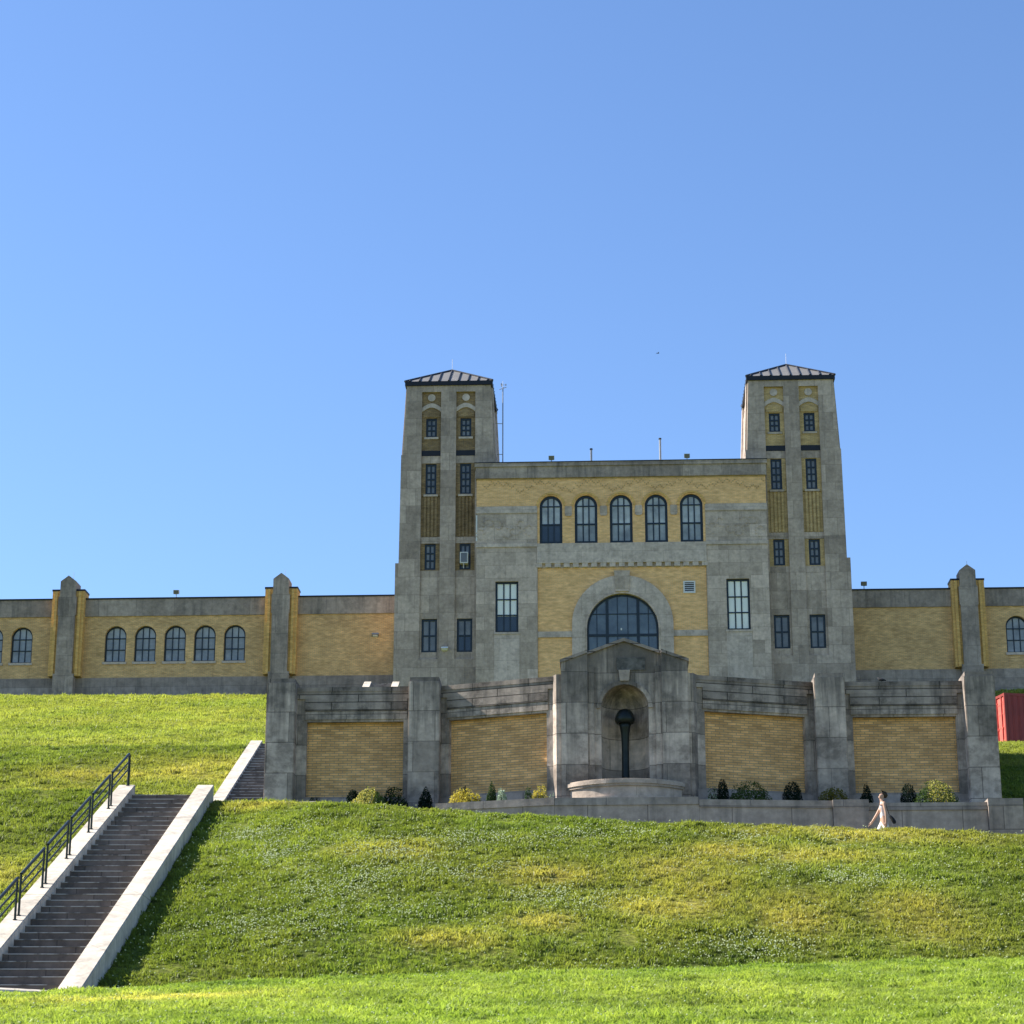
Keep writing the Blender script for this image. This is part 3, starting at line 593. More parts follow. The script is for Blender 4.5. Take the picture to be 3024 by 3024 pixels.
# --- towers
def tower(s):
    cx = s * 10.32; bm_ = 'brick_tower' if s < 0 else 'brick_tower2'
    X = lambda a: cx + a
    F0 = 0.8
    outline = [(X(-3.12), -3), (X(3.12), -3), (X(3.10), 7.45), (X(2.90), 7.45), (X(2.84), 14.2), (X(2.74), 14.2), (X(2.55), 18.6), (X(-2.55), 18.6), (X(-2.74), 14.2), (X(-2.84), 14.2), (X(-2.90), 7.45), (X(-3.10), 7.45)]
    bays = [rect(X(-1.62), X(-.46), 1.6, 18.2), rect(X(.46), X(1.62), 1.6, 18.2)]
    B(MB().holed(outline, bays, F0, F0 + .40), 'tower_front', 'stone_tower')
    core = MB()
    core.box(X(-3.1), X(3.1), F0 + .41, 6.6, -3, 7.45).frustum((X(-2.9), X(2.9), F0 + .41, 6.5, 7.45), (X(-2.84), X(2.84), F0 + .41, 6.45, 14.2)).frustum((X(-2.70), X(2.70), F0 + .41, 6.3, 14.2), (X(-2.50), X(2.50), F0 + .41, 6.1, 18.6))
    B(core, 'tower_body', 'stone_tower')
    # fluted side faces above the roof of the hall
    for q in (-1, 1):
        mb = MB()
        for k in range(5):
            y = F0 + .5 + k * 1.1
            if k in (0, 4): mb.add([(X(q * 2.70), y, 14.2), (X(q * 2.86), y, 14.2), (X(q * 2.86), y + .7, 14.2), (X(q * 2.70), y + .7, 14.2), (X(q * 2.50), y, 18.6), (X(q * 2.64), y, 18.6), (X(q * 2.64), y + .7, 18.6), (X(q * 2.50), y + .7, 18.6)], [(0, 1, 2, 3), (4, 7, 6, 5), (0, 4, 5, 1), (1, 5, 6, 2), (2, 6, 7, 3), (3, 7, 4, 0)])
            else: mb.add([(X(q * 2.70), y, 14.2), (X(q * 2.80), y, 14.2), (X(q * 2.80), y + .5, 14.2), (X(q * 2.70), y + .5, 14.2), (X(q * 2.50), y, 17.6), (X(q * 2.64), y, 17.6), (X(q * 2.64), y + .5, 17.6), (X(q * 2.50), y + .5, 17.6)], [(0, 1, 2, 3), (4, 7, 6, 5), (0, 4, 5, 1), (1, 5, 6, 2), (2, 6, 7, 3), (3, 7, 4, 0)])
        B(mb, 'side_fluting', 'stone_band')
    for q in (-1, 1):
        xc = X(q * 1.04); x0, x1 = xc - .58, xc + .58; ya, yb = F0 + .16, F0 + .40
        # brick infill
        br = MB().holed(rect(x0, x1, 14.49, 18.2), [rect(xc - .33, xc + .33, 15.35, 16.55)], ya, yb)
        br.holed(rect(x0, x1, 11.62, 13.68), [rect(xc - .33, xc + .33, 11.73, 13.66)], ya, yb)
        br.box(x0, x1, ya + .05, yb, 9.08, 11.6).holed(rect(x0, x1, 7.0, 8.66), [rect(xc - .33, xc + .33, 7.06, 8.655)], ya, yb)
        B(br, 'bay_brickwork', bm_)
        fl = MB()
        for k in range(4):
            x = x0 + .17 + k * .22; fl.box(x, x + .13, ya - .02, ya + .048, 9.1, 11.58)
        B(fl, 'brick_fluting', bm_)
        B(MB().box(x0, x1, ya - .02, yb, 13.69, 14.15), 'bay_spandrel', 'stone_tower'); B(MB().box(x0, x1, ya - .03, yb, 8.67, 9.07), 'bay_lintel', 'stone_tower')
        st_ = MB().holed(rect(x0, x1, 1.6, 6.99), [rect(xc - .46, xc + .46, 2.04, 4.06)], ya - .04, yb)
        B(st_, 'bay_stonework', 'stone_tower')
        B(MB().box(x0, x1, ya - .05, yb - .1, 14.16, 14.485), 'dark_band', 'seam')
        # curved stone hood and roundel
        n_ = 10; pts = [(xc - .58 + 1.16 * i / n_, 17.22 + .28 * math.sin(math.pi * i / n_)) for i in range(n_ + 1)] + [(xc + .58 - 1.16 * i / n_, 16.95 + .28 * math.sin(math.pi * i / n_)) for i in range(n_ + 1)]
        B(MB().prism(pts, ya - .07, ya - .002), 'stone_hood', 'stone_band')
        pts = [(xc - .5 + 1.0 * i / n_, 16.86 + .2 * math.sin(math.pi * i / n_)) for i in range(n_ + 1)] + [(xc + .5 - 1.0 * i / n_, 16.6 + .02 * math.sin(math.pi * i / n_)) for i in range(n_ + 1)]
        B(MB().prism(pts, ya - .05, ya - .003), 'brick_lintel', bm_)
        B(MB().prism([(xc + .23 * math.cos(t), 17.86 + .23 * math.sin(t)) for t in [2 * math.pi * i / 20 for i in range(20)]], ya - .06, ya - .002), 'roundel', 'stone_band')
        for (wd, z0, z1, c_, r_, gl) in ((.66, 15.35, 16.55, 2, 3, 'glass_grey'), (.66, 11.73, 13.66, 2, 4, 'glass_grey'), (.66, 7.06, 8.655, 2, 3, 'glass_grey'), (.92, 2.04, 4.06, 2, 2, 'glass_grey')):
            w_ = window(('r', xc - wd / 2, xc + wd / 2, z0, z1), ya + .07, c_, r_, .095, .12, gl, lower=(3.0, 'glass_dark') if (s < 0 and q > 0 and z0 < 3) else None)
            if z0 > 10: sill(w_, xc - wd / 2 - .1, xc + wd / 2 + .1, ya - .06, ya + .1, z0 - .13, z0 - .003, 'stone_clean' if s > 0 else 'stone_band')
    # pyramid roof with standing seams
    e, ze, za = 2.66, 18.86, 20.55; yc = 3.45; yf, yk = F0 - .1, 6.2
    B(MB().box(X(-e), X(e), yf, yk, 18.6, 18.86), 'eaves', 'seam')
    apex = (X(0), yc, za); cr = [(X(-e), yf, ze), (X(e), yf, ze), (X(e), yk, ze), (X(-e), yk, ze)]
    B(MB().add(cr + [apex], [(0, 1, 4), (1, 2, 4), (2, 3, 4), (3, 0, 4), (3, 2, 1, 0)]), 'tower_roof', 'roof')
    mb = MB()
    for c_ in cr: mb.tube(c_, apex, .08, 6)
    for k in range(-4, 5):
        if k == 0 or True:
            x = k * e / 4.5; t = 1 - abs(x) / e; up = Vector((X(x), yf + (yc - yf) * t, ze + (za - ze) * t))
            mb.tube((X(x), yf, ze), up, .07, 6)
            yy = yc + x * (yk - yf) / (2 * e)
            for q in (-1, 1): mb.tube((X(q * e), yy, ze), (X(q * e * (1 - t)), yy, ze + (za - ze) * t), .05, 6)
    B(mb, 'roof_seams', 'seam')
    B(MB().tube(apex, (X(0), yc, za + .75), .012, 5), 'finial_rod', 'steel')
tower(-1); tower(1)

# --- wings
def wing_window(xc, par=None):
    w_ = window(('a', xc, 2.14, 1.30, 4.36), 3.2, 3, None, .06, .09, 'glass_wing', zs=[(2.92, .06), (3.62, .06)])
    sill(w_, xc - .72, xc + .72, 2.93, 3.25, 1.99, 2.138)
    return w_
for s in (-1, 1):
    D0 = 3.0
    xin, xout = s * 13.4, s * (62 if s < 0 else 52)
    groups = [26.83 + 12.9 * k for k in range(3)]
    wx = sorted([g_ + 1.8 * (j - 2) for g_ in groups for j in range(5)])
    wx = [x for x in wx if x < abs(xout) - 1]
    a, c = sorted((xin, xout))
    B(MB().holed(rect(a, c, 1.15, 4.95), [arch(s * x, 2.14, 1.30, 4.36) for x in wx], D0, D0 + .5), 'wing_brickwork', 'brick_wing')
    B(MB().box(a, c, D0 + .5, D0 + 12, -3, 5.7), 'wing_body', 'stone_plinth')
    B(MB().box(a, c, D0 - .10, D0 + .499, -3, 1.15), 'wing_plinth', 'stone_plinth')
    B(MB().box(a, c, D0 - .08, D0 + .6, 4.95, 6.0), 'wing_cornice', 'stone_dark')
    B(MB().box(a, c, D0 - .14, D0 + .66, 6.0, 6.08), 'wing_flashing', 'seam')
    first = None
    for x in wx:
        if first is None: first = wing_window(s * x); fx = x; continue
        w_ = first.copy(); COL.objects.link(w_); w_.parent = bl; w_.location.x = s * (x - fx)
        for ch in first.children:
            d_ = ch.copy(); COL.objects.link(d_); d_.parent = w_
        # shallow panel under the sill
    for x in wx:
        B(MB().box(s * x - .56, s * x + .56, D0 + .002, D0 - .02, 1.152, 1.9), 'apron_panel', 'brick_wing')
    for px in [20.42, 33.32, 46.2]:
        if px > abs(xout): continue
        x = s * px
        B(MB().box(x - .97, x + .97, D0 - .50, D0 + .6, 1.2, 6.43), 'pier_shoulders', 'brick_pier')
        B(MB().box(x - 1.0, x + 1.0, D0 - .53, D0 + .63, 6.43, 6.54), 'pier_caps', 'seam')
        B(MB().prism([(x - .62, -3), (x + .62, -3), (x + .62, 1.3), (x + .5, 1.3), (x + .5, 4.9), (x + .55, 4.9), (x + .55, 6.0), (x + .47, 6.1), (x + .47, 7.0), (x, 7.36), (x - .47, 7.0), (x - .47, 6.1), (x - .55, 6.0), (x - .55, 4.9), (x - .5, 4.9), (x - .5, 1.3), (x - .62, 1.3)], D0 - .72, D0 + .5), 'pier_stone', 'stone_dark')
        for q in (-1, 1): B(MB().box(x + q * .64, x + q * .80, D0 - .60, D0 - .502, 1.2, 6.4), 'pier_rib', 'brick_pier')
        B(MB().tube((x + .12, D0, 7.2), (x + .12, D0, 7.75), .01, 5), 'finial_rod', 'steel')

# ------------------------------------------------------------------ fittings on the building
def at_b(x, y, z): # building coordinates to world
    p = E2 * (125 + y) + E1 * (CX + x); return Vector((p.x, p.y, ZB + z))
FL = []
def floodlight(x, y, z, label, tilt, mat):
    t = empty('floodlight', at_b(x, y, z), -PS)
    MB().tube((0, 0, 0), (0, 0, .26), .025).box(-.11, .11, -.02, .02, .24, .28).build('bracket', M['steel'], t)
    c_, s_ = math.cos(tilt), math.sin(tilt)
    mb = MB().prism_x([(-.10, -.13), (.10, -.10), (.10, .10), (-.10, .13)], -.17, .17)
    mb.v = [(a, b_ * c_ - d_ * s_, .38 + b_ * s_ + d_ * c_) for a, b_, d_ in mb.v]
    mb.build('lamp_head', M[mat], t)
    mb = MB().box(-.15, .15, -.115, -.10, -.11, .11); mb.v = [(a, b_ * c_ - d_ * s_, .38 + b_ * s_ + d_ * c_) for a, b_, d_ in mb.v]
    mb.build('lens', M['glass_grey'], t)
    tag(t, label, 'floodlight', 'floodlights on the roof edges')
floodlight(-26.9, 3.1, 6.08, 'pale floodlight on the left wing roof, above the arched windows', .3, 'white')
floodlight(-4.1, .3, 13.33, 'small dark floodlight on the hall roof, left of both pipes', .25, 'steel')
floodlight(3.97, .3, 13.33, 'small dark floodlight on the hall roof, beside the taller pipe', .25, 'steel')
floodlight(14.4, 3.1, 6.08, 'black floodlight on the right wing roof, next to the tower', .3, 'seam')
def pipe(x, h, label):
    t = empty('vent_pipe', at_b(x, 3, 12.98), -PS)
    MB().tube((0, 0, 0), (0, 0, 1.25 + h), .065, 12).build('pipe', M['steel'], t); MB().tube((0, 0, 1.25 + h), (0, 0, 1.33 + h), .09, 12).build('cap', M['seam'], t)
    tag(t, label, 'vent pipe', 'vent pipes on the hall roof')
pipe(-1.75, .85, 'shorter grey vent pipe on the flat roof of the hall'); pipe(2.45, 1.45, 'taller grey vent pipe on the flat roof of the hall')
t = empty('antenna_mast', at_b(-7.2, 4, 13.0), -PS)
MB().tube((0, 0, 0), (0, 0, 6.6), .035, 8).build('pole', M['steel'], t)
mb = MB().tube((-.22, 0, 6.45), (.22, 0, 6.6), .02, 6)
for a in (0, 2.1, 4.2): mb.tube((0, 0, 6.75), (.18 * math.cos(a), .18 * math.sin(a), 6.75), .01, 5).tube((.18 * math.cos(a), .18 * math.sin(a), 6.71), (.18 * math.cos(a), .18 * math.sin(a), 6.8), .04, 6)
mb.tube((0, 0, 6.6), (0, 0, 7.0), .012, 5); mb.build('wind_sensor', M['steel'], t)
for z in (2.2, 4.2): MB().tube((0, 0, z), (-.75, -.1, z), .022, 6).build('wall_bracket', M['steel'], t)
tag(t, 'thin antenna mast with wind sensor standing beside the left tower', 'antenna mast')
def wall_lamp(x, y, z, label, mat='steel'):
    t = empty('wall_lamp', at_b(x, y, z), -PS)
    MB().prism_x([(0, -.10), (0, .10), (-.18, .10), (-.24, .0), (-.2, -.02)], -.2, .2).build('housing', M[mat], t)
    MB().prism_x([(-.02, -.14), (-.02, -.102), (-.18, -.03), (-.18, -.07)], -.15, .15).build('lens', M['white'], t)
    tag(t, label, 'wall lamp', 'lamps fixed to the facade')
wall_lamp(-14.75, 3.0, 3.62, 'grey wall lamp on the yellow brick of the left wing'); wall_lamp(-10.42, .8, 2.2, 'pale wall lamp on the left tower between its lowest windows', 'white')
B(MB().box(-8.575, -8.50, -.03, -.001, 8.5, 10.1), 'pale_strip', 'white')  # narrow pale strip on the edge of the left flank
t = empty('window_air_conditioner', at_b(-9.32, .86, 7.25), -PS)
MB().box(-.24, .24, -.22, .2, .12, .80).build('casing', M['white'], t); MB().box(-.185, .185, -.228, -.222, .175, .745).build('grille', M['glass_grey'], t)
MB().tube((-.02, -.18, .12), (-.02, -.12, -.18), .02, 6).build('drain_pipe', M['white'], t)
tag(t, 'boxy white air conditioner stuck in a left tower window', 'air conditioner')

# ------------------------------------------------------------------ the wall on the bank with its fountain niche
WZ = 7.0
wl = empty('retaining_wall', frame(58, 0, WZ), -PS)
tag(wl, 'weathered stone terrace wall with yellow brick panels and gabled fountain niche', 'wall')
W = lambda mb, name, mat, **k: mb.build(name, M[mat], wl, **k)
def post(x0, x1):
    mb = MB().box(x0, x1, -.42, .68, 0, 5.73); p_ = W(mb, 'post', 'stone_wall', bevel=.02)
    MB().box(x0 + .03, x1 - .03, -.38, .64, 5.73, 5.84).build('cap', M['stone_cap'], p_)
post(-9.31, -8.53); post(-5.50, -4.66); post(5.26, 6.07); post(9.20, 10.0)
def panel(x0, x1, ya, yb, bx0, bx1):
    """stretch of wall from (x0,ya) to (x1,yb), brick between bx0..bx1 along it (as fractions of x)"""
    ang = math.atan2(yb - ya, x1 - x0); ln = math.hypot(x1 - x0, yb - ya); c_, s_ = math.cos(ang), math.sin(ang)
    k = ln / (x1 - x0); a, b_ = (bx0 - x0) * k, (bx1 - x0) * k
    def put(mb, name, mat, par=wl):
        o = mb.build(name, M[mat], par)
        if par is wl: o.location = (x0, ya, 0); o.rotation_euler = (0, 0, ang)
        return o
    ztop, zb1, zb0 = 5.66, 4.72, 2.70
    p_ = put(MB().holed(rect(0, ln, 0, zb1 + .62), [rect(a, b_, zb0, zb1)], 0, .45), 'wall_panel', 'stone_wall')
    put(MB().box(a - .01, b_ + .01, .17, .44, zb0 - .01, zb1 + .01), 'brick_panel', 'brick_wall', p_)
    put(MB().box(0, ln, -.05, .5, zb1 + .621, ztop - .12).box(0, ln, -.065, .54, ztop - .12, ztop), 'coping', 'stone_cap', p_)
    put(MB().box(a - .05, b_ + .05, -.035, -.001, zb1 + .06, zb1 + .28), 'string_course', 'stone_wall', p_); put(MB().box(a - .05, b_ + .05, -.05, -.001, zb1 + .30, zb1 + .618), 'string_course', 'stone_cap', p_)
    put(MB().box(0, ln, -.06, -.002, 0, zb0 - .06), 'plinth', 'stone_low', p_)
    for q in (0, ln - .16): put(MB().box(q, q + .16, -.03, -.0015, zb0 - .06, zb1 + .05), 'jamb', 'stone_wall', p_)
panel(-8.53, -5.50, 0, 0, -8.26, -5.61)
panel(-4.66, -1.55, 0, -1.08, -4.44, -1.80)
panel(2.05, 5.26, -1.08, 0, 2.33, 5.02)
panel(6.07, 9.20, 0, 0, 6.28, 9.0)
# unseen wall added behind the right-hand post to throw shade on the slope
wa, wb = Vector((12.28, 58.9)), Vector((19.0, 89.5)); dr_ = (wb - wa).normalized(); nr_ = Vector((dr_.y, -dr_.x))
inv = Matrix.Translation(wl.location) @ Matrix.Rotation(-PS, 4, 'Z'); inv.invert(); vv = []
for p, zb_, zt_ in ((wa, 6.5, 12.66), (wb, 15.0, 19.1)):
    for k in (0, -.5):
        for z in (zb_, zt_):
            q = p + nr_ * k; vv.append(inv @ Vector((q.x, q.y, z)))
W(MB().add(vv, [(0, 1, 3, 2), (4, 6, 7, 5), (0, 4, 5, 1), (2, 3, 7, 6), (1, 5, 7, 3), (0, 2, 6, 4)]), 'shade_wall', 'stone_wall')
# centre piece: y=-1 plane; buttresses beside it
YC = -1.1; xc = .25
for s in (-1, 1):
    W(MB().prism_z([(xc + s * a, b_) for a, b_ in ((1.61, .3), (1.61, YC - .17), (1.79, YC - .17), (1.92, YC + .09), (1.92, .3))], 0, 5.68), 'buttress', 'stone_wall')
def gz(x): return 6.58 - .36 * abs(x - xc)
for s in (-1, 1):
    xa, xb = xc + s * .97, xc + s * 1.66
    p_ = W(MB().prism([(xa, 0), (xb, 0), (xb, gz(xb) + .0), (xa, gz(xa) + .0)], YC - .22, .2), 'gable_pier', 'stone_wall')
    MB().prism([(xa - s * .0, gz(xa) + .002), (xb + s * .03, gz(xb) + .002 - .01), (xb + s * .03, gz(xb) + .075), (xa, gz(xa) + .085)], YC - .26, .24).build('cap', M['stone_cap'], p_)
# gable wall with the niche opening
nw, nt_ = 1.24, 5.42
W(MB().holed([(xc - .969, 0), (xc + .969, 0), (xc + .969, gz(xc + .969)), (xc, gz(xc)), (xc - .969, gz(xc - .969))], [arch(xc, 2.0, nw, nt_)], YC, YC + .2), 'gable_wall', 'stone_wall')
W(MB().prism([(xc - .969, gz(xc - .969) + .002), (xc, gz(xc) + .002), (xc + .969, gz(xc + .969) + .002), (xc + .969, gz(xc + .969) + .08), (xc, gz(xc) + .09), (xc - .969, gz(xc - .969) + .08)], YC - .08, YC + .3), 'gable_coping', 'stone_cap')
# concave niche: half cylinder with a quarter dome
mb = MB(); n_ = 16; r0 = nw / 2; zs_ = nt_ - r0; rows = [(r0, 1.9), (r0, zs_)] + [(r0 * math.cos(t), zs_ + r0 * math.sin(t)) for t in [math.pi / 2 * i / 8 for i in range(1, 9)]]
mb.lathe(rows, (xc, YC + .201), n_, 0, math.pi); W(mb, 'niche', 'stone_niche' if 'stone_niche' in M else 'stone_wall', smooth=True)
W(MB().box(xc - .95, xc + .95, YC + .85, .2, 0, 5.9), 'niche_backing', 'stone_wall')
# archivolt, keystone, blackened tablet
ro, ri = r0 + .11, r0 + .005
pts = [(xc + ro * math.cos(t), zs_ + ro * math.sin(t)) for t in [math.pi * i / 18 for i in range(19)]] + [(xc + ri * math.cos(t), zs_ + ri * math.sin(t)) for t in [math.pi * (1 - i / 18) for i in range(19)]]
W(MB().prism(pts, YC - .05, YC - .002), 'archivolt', 'stone_wall')
W(MB().prism([(xc - .12, nt_ + .09), (xc + .12, nt_ + .09), (xc + .15, nt_ + .38), (xc - .15, nt_ + .38)], YC - .09, YC - .003), 'keystone', 'stone')
W(MB().box(xc - .2, xc + .55, YC - .03, YC - .002, nt_ + .39, nt_ + .72), 'tablet', 'soot')
for s in (-1, 1): W(MB().box(xc + s * .80, xc + s * .966, YC - .09, YC - .002, 0, 5.9), 'gable_jamb', 'stone_wall')
# fountain
fb = empty('fountain_basin', world(xc, 58 + YC, 8.82), -PS)
RB = 1.88; cyb = RB - .95
def seg(r): # arc polygon in front of the wall
    h = math.acos(min(1, (cyb + .20) / r)); return [(r * math.sin(t), cyb - r * math.cos(t)) for t in [-h + 2 * h * i / 40 for i in range(41)]]
MB().prism_z(seg(RB - .04), -.55, .78).build('bowl', M['stone_clean'], fb)
MB().prism_z(seg(RB), .782, .84).prism_z(seg(RB + .03), .842, .93).prism_z(seg(RB - .01), .932, .97).build('rim', M['stone_clean'], fb)
MB().prism_z(seg(RB + .03), .40, .52).build('base_moulding', M['stone_clean'], fb)
tag(fb, 'round-fronted pale stone fountain basin below the niche', 'fountain basin')
fs_ = empty('fountain_spout', world(xc, 58 + YC + .2, 9.6), -PS)
MB().lathe([(.15, -.4), (.15, .1), (.10, .16), (.095, 1.2), (.105, 1.5), (.135, 1.7), (.175, 1.84), (.0, 1.85)], n=20).build('column', M['bronze'], fs_, smooth=True)
MB().lathe([(.0, 1.83), (.22, 1.82), (.255, 1.86), (.265, 1.95), (.225, 2.07), (.16, 2.17), (.06, 2.21), (0, 2.22)], n=24).build('mushroom_cap', M['bronze'], fs_, smooth=True)
tag(fs_, 'dark bronze mushroom-topped column standing in the stone niche', 'fountain')

# low parapet in front of the planting bed
lp = empty('low_wall', frame(55, 0, 6.5), -PS)
tag(lp, 'low grey stone parapet running along the front of the planting bed', 'wall')
def low(a, b_, zt, th=.34, name='wall_length'):
    (x0, d0), (x1, d1) = a, b_; ang = math.atan2(d1 - d0, x1 - x0); ln = math.hypot(x1 - x0, d1 - d0)
    o = MB().box(0, ln, 0, th, 0, zt - 6.5 - .19).build(name, M['stone_low'], lp); o.location = (x0, d0 - 55, 0); o.rotation_euler = (0, 0, ang)
    MB().box(0, ln, -.03, th + .03, zt - 6.5 - .188, zt - 6.5).build('coping', M['stone_dark'], o)
low((-4.6, 55.75), (-1.555, 54.95), 9.13); low((-1.55, 54.95), (2.05, 54.95), 9.12); low((2.055, 54.95), (5.39, 55.33), 9.06)
low((6.29, 55.36), (9.23, 55.36), 9.0)
for x0, x1 in ((5.4, 6.28), (9.24, 10.1)):
    o = MB().box(x0, x1, .22, .82, 0, 2.38).build('pillar', M['stone_low'], lp); MB().box(x0 - .005, x1 + .005, .21, .83, 2.382, 2.57).build('coping', M['stone_dark'], o)
# soil of the bed
pts = [(-8.5, 57.4), (-6.0, 56.4), (-4.6, 56.1), (-1.5, 55.3), (2.0, 55.3), (5.4, 55.7), (10.0, 55.7), (10.0, 58.0), (5.2, 58.0), (2, 57.1), (-1.5, 57.1), (-4.7, 58.0), (-8.5, 58.0)]
o = MB().prism_z([(p[0], p[1] - 56) for p in pts], -1.9, 0).build('planting_soil', M['soil']); o.location = frame(56, 0, 8.98); o.rotation_euler = (0, 0, -PS); tag(o, kind='structure')

# ------------------------------------------------------------------ shrubs in the bed
def leaf_mat(name, cols, trans=0.3, spec=0.2):
    m, nt, b = new_mat(name); g_ = N(nt, 'ShaderNodeNewGeometry'); n_ = noise(nt, g_.outputs['Position'], 14, 3, .7)
    c = ramp(nt, n_, [(0.3 + .4 * i / max(1, len(cols) - 1), k) for i, k in enumerate(cols)])
    L(nt, c, b.inputs['Base Color']); b.inputs['Roughness'].default_value = .7; b.inputs['Specular IOR Level'].default_value = spec
    tr = N(nt, 'ShaderNodeBsdfTranslucent'); L(nt, c, tr.inputs[0]); mx = N(nt, 'ShaderNodeMixShader'); mx.inputs[0].default_value = trans
    L(nt, b.outputs[0], mx.inputs[1]); L(nt, tr.outputs[0], mx.inputs[2]); L(nt, mx.outputs[0], nt.nodes['Material Output'].inputs[0])
    return m
M['conifer'] = leaf_mat('dark_conifer', [(0.005, 0.013, 0.008), (0.012, 0.026, 0.015)], .1, .03)
M['green'] = leaf_mat('green_leaf', [(0.02, 0.045, 0.008), (0.05, 0.09, 0.015), (0.07, 0.12, 0.03)])
M['conifer2'] = leaf_mat('green_conifer', [(0.015, 0.04, 0.01), (0.05, 0.10, 0.02)], .2)
M['gold'] = leaf_mat('golden_leaf', [(0.30, 0.26, 0.02), (0.55, 0.46, 0.05), (0.7, 0.6, 0.14)], .35)
M['varieg'] = leaf_mat('variegated_leaf', [(0.10, 0.12, 0.02), (0.55, 0.5, 0.10), (0.66, 0.62, 0.2)], .35)
M['silver'] = leaf_mat('silver_leaf', [(0.22, 0.30, 0.20), (0.42, 0.5, 0.36)], .3)
M['olive'] = leaf_mat('olive_leaf', [(0.06, 0.065, 0.01), (0.16, 0.15, 0.02)], .3)
M['bark'] = plain('bark', (0.05, 0.035, 0.025), .9)
def shrub(label, x, D, wd, z0, z1, shape, mat, n_, leaf=.035, mat2=None, part2=None, depth=None):
    """leaf clumps through the volume of a dome, cone or mound, on a few stems; mat2: second foliage on the share of the crown picked by part2"""
    base = world(x, D, z0 - .06); t = empty('shrub', base, -PS); r_ = random.Random(hash((round(x, 2), 1)) % 9999 + 1)
    z1 = z1 + .07; n_, leaf = (int(n_ * 1.9), leaf * .8) if mat == 'conifer' else (int(n_ * 1.3), leaf * .9); h = z1 - z0 + .06; a = wd / 2; dp = depth or min(a, .45)
    A, A2 = MB(), MB(); lobes = [(r_.uniform(-1, 1), r_.uniform(-1, 1), r_.uniform(.68, 1.2)) for _ in range(11)]
    k = 0
    while k < n_:
        u, v, q = r_.uniform(-1, 1), r_.uniform(-1, 1), r_.random()
        if shape == 'cone': lim = (1 - q) ** .75 * (1 + .12 * math.sin(9 * q + u * 4))
        elif shape == 'bullet': lim = math.sqrt(max(0, 1 - q ** 3.2)) * .92
        else:
            lb_ = min(lobes, key=lambda o: (o[0] - u) ** 2 + (o[1] - v) ** 2)[2]; lim = math.sqrt(max(0, 1 - (q / lb_) ** 2.0))
        rr = math.hypot(u, v)
        if rr > lim: continue
        if rr < lim * .5 and r_.random() < .75: continue
        p = Vector((u * a, v * dp, q * h)); k += 1
        d = Vector((r_.gauss(u, .6), r_.gauss(v, .6), r_.gauss(.4, .6))).normalized(); e = d.orthogonal().normalized(); e.rotate(Matrix.Rotation(r_.uniform(0, 6.28), 3, d)); f_ = d.cross(e)
        s_ = leaf * r_.uniform(.6, 1.3); tip = p + d * s_ * .5
        mb = A2 if (mat2 and part2(u, v, q, r_)) else A
        mb.add([p - e * s_ * .9, p + f_ * s_ * .45 + d * s_ * .2, p + e * s_ * 1.0, p - f_ * s_ * .45 + d * s_ * .2], [(0, 1, 2, 3)])
    A.build('foliage', M[mat], t)
    if A2.v: A2.build('foliage', M[mat2], t)['label'] = 'pale yellow foliage'
    st = MB()
    for j in range(4): st.tube((r_.uniform(-.02, .02), 0, -.05), (r_.uniform(-.5, .5) * a, r_.uniform(-.4, .4) * dp, h * .7), .012, 5, .004)
    st.build('stems', M['bark'], t)
    return tag(t, label, 'shrub', 'shrubs in the planting bed')
Dv = 56.3
shrub('small dark dome shrub at the far left foot of the wall', -7.88, 57.2, .43, 9.22, 9.5, 'dome', 'conifer', 900, .03)
shrub('dark conifer half hidden behind the big yellow shrub', -6.86, 57.0, .42, 9.22, 9.66, 'bullet', 'conifer', 1100, .03)
shrub('big yellow variegated shrub glowing in the sun under the first panel', -6.42, 56.75, .98, 9.20, 9.72, 'dome', 'green', 1500, .04, 'varieg', lambda u, v, q, r_: u < .35 and r_.random() < .8, .4)
shrub('dark green bush to the right of the big yellow shrub', -5.77, 57.2, .74, 9.2, 9.74, 'dome', 'green', 1400, .035, 'conifer', lambda u, v, q, r_: r_.random() < .6)
shrub('dark cone-shaped conifer in front of the second stone post', -4.96, 57.0, .52, 9.15, 9.75, 'cone', 'conifer', 1500, .03)
shrub('dark cone-shaped conifer behind the low golden mound', -3.94, 57.0, .46, 9.1, 9.75, 'cone', 'conifer', 1300, .03)
shrub('low spreading golden mound at the left end of the parapet', -3.85, 56.2, .98, 9.05, 9.55, 'dome', 'gold', 1400, .035, 'olive', lambda u, v, q, r_: u > .1 and q < .5 and r_.random() < .6, .3)
shrub('upright mid green conifer beside the pale silvery plant', -3.2, 56.3, .37, 9.1, 9.76, 'cone', 'conifer2', 1300, .03)
shrub('pale silvery green plant beside the upright green conifer', -2.92, 56.05, .34, 9.1, 9.5, 'dome', 'silver', 420, .04)
shrub('tiny green bush left of the yellow plant near the fountain', -2.24, 56.1, .30, 9.1, 9.52, 'dome', 'conifer2', 500, .03)
shrub('small bright yellow plant nearest the fountain basin', -1.95, 55.95, .47, 9.1, 9.55, 'dome', 'gold', 650, .035, 'olive', lambda u, v, q, r_: abs(u) < .5 and q < .5)
shrub('little clump of cream flowers on the ground by the fountain', -1.64, 55.7, .22, 9.05, 9.32, 'dome', 'silver', 130, .03)
shrub('grey green low plant right of the fountain, left of a dark conifer', 2.46, 56.4, .36, 9.05, 9.55, 'dome', 'green', 420, .03, 'silver', lambda u, v, q, r_: r_.random() < .25)
shrub('narrow dark conifer right of the fountain beside the wide green bush', 2.72, 56.4, .34, 9.05, 9.75, 'bullet', 'conifer', 1300, .03)
shrub('wide rounded green bush under the third brick panel', 3.42, 56.5, 1.25, 9.05, 9.7, 'dome', 'green', 2400, .035, None, None, .4)
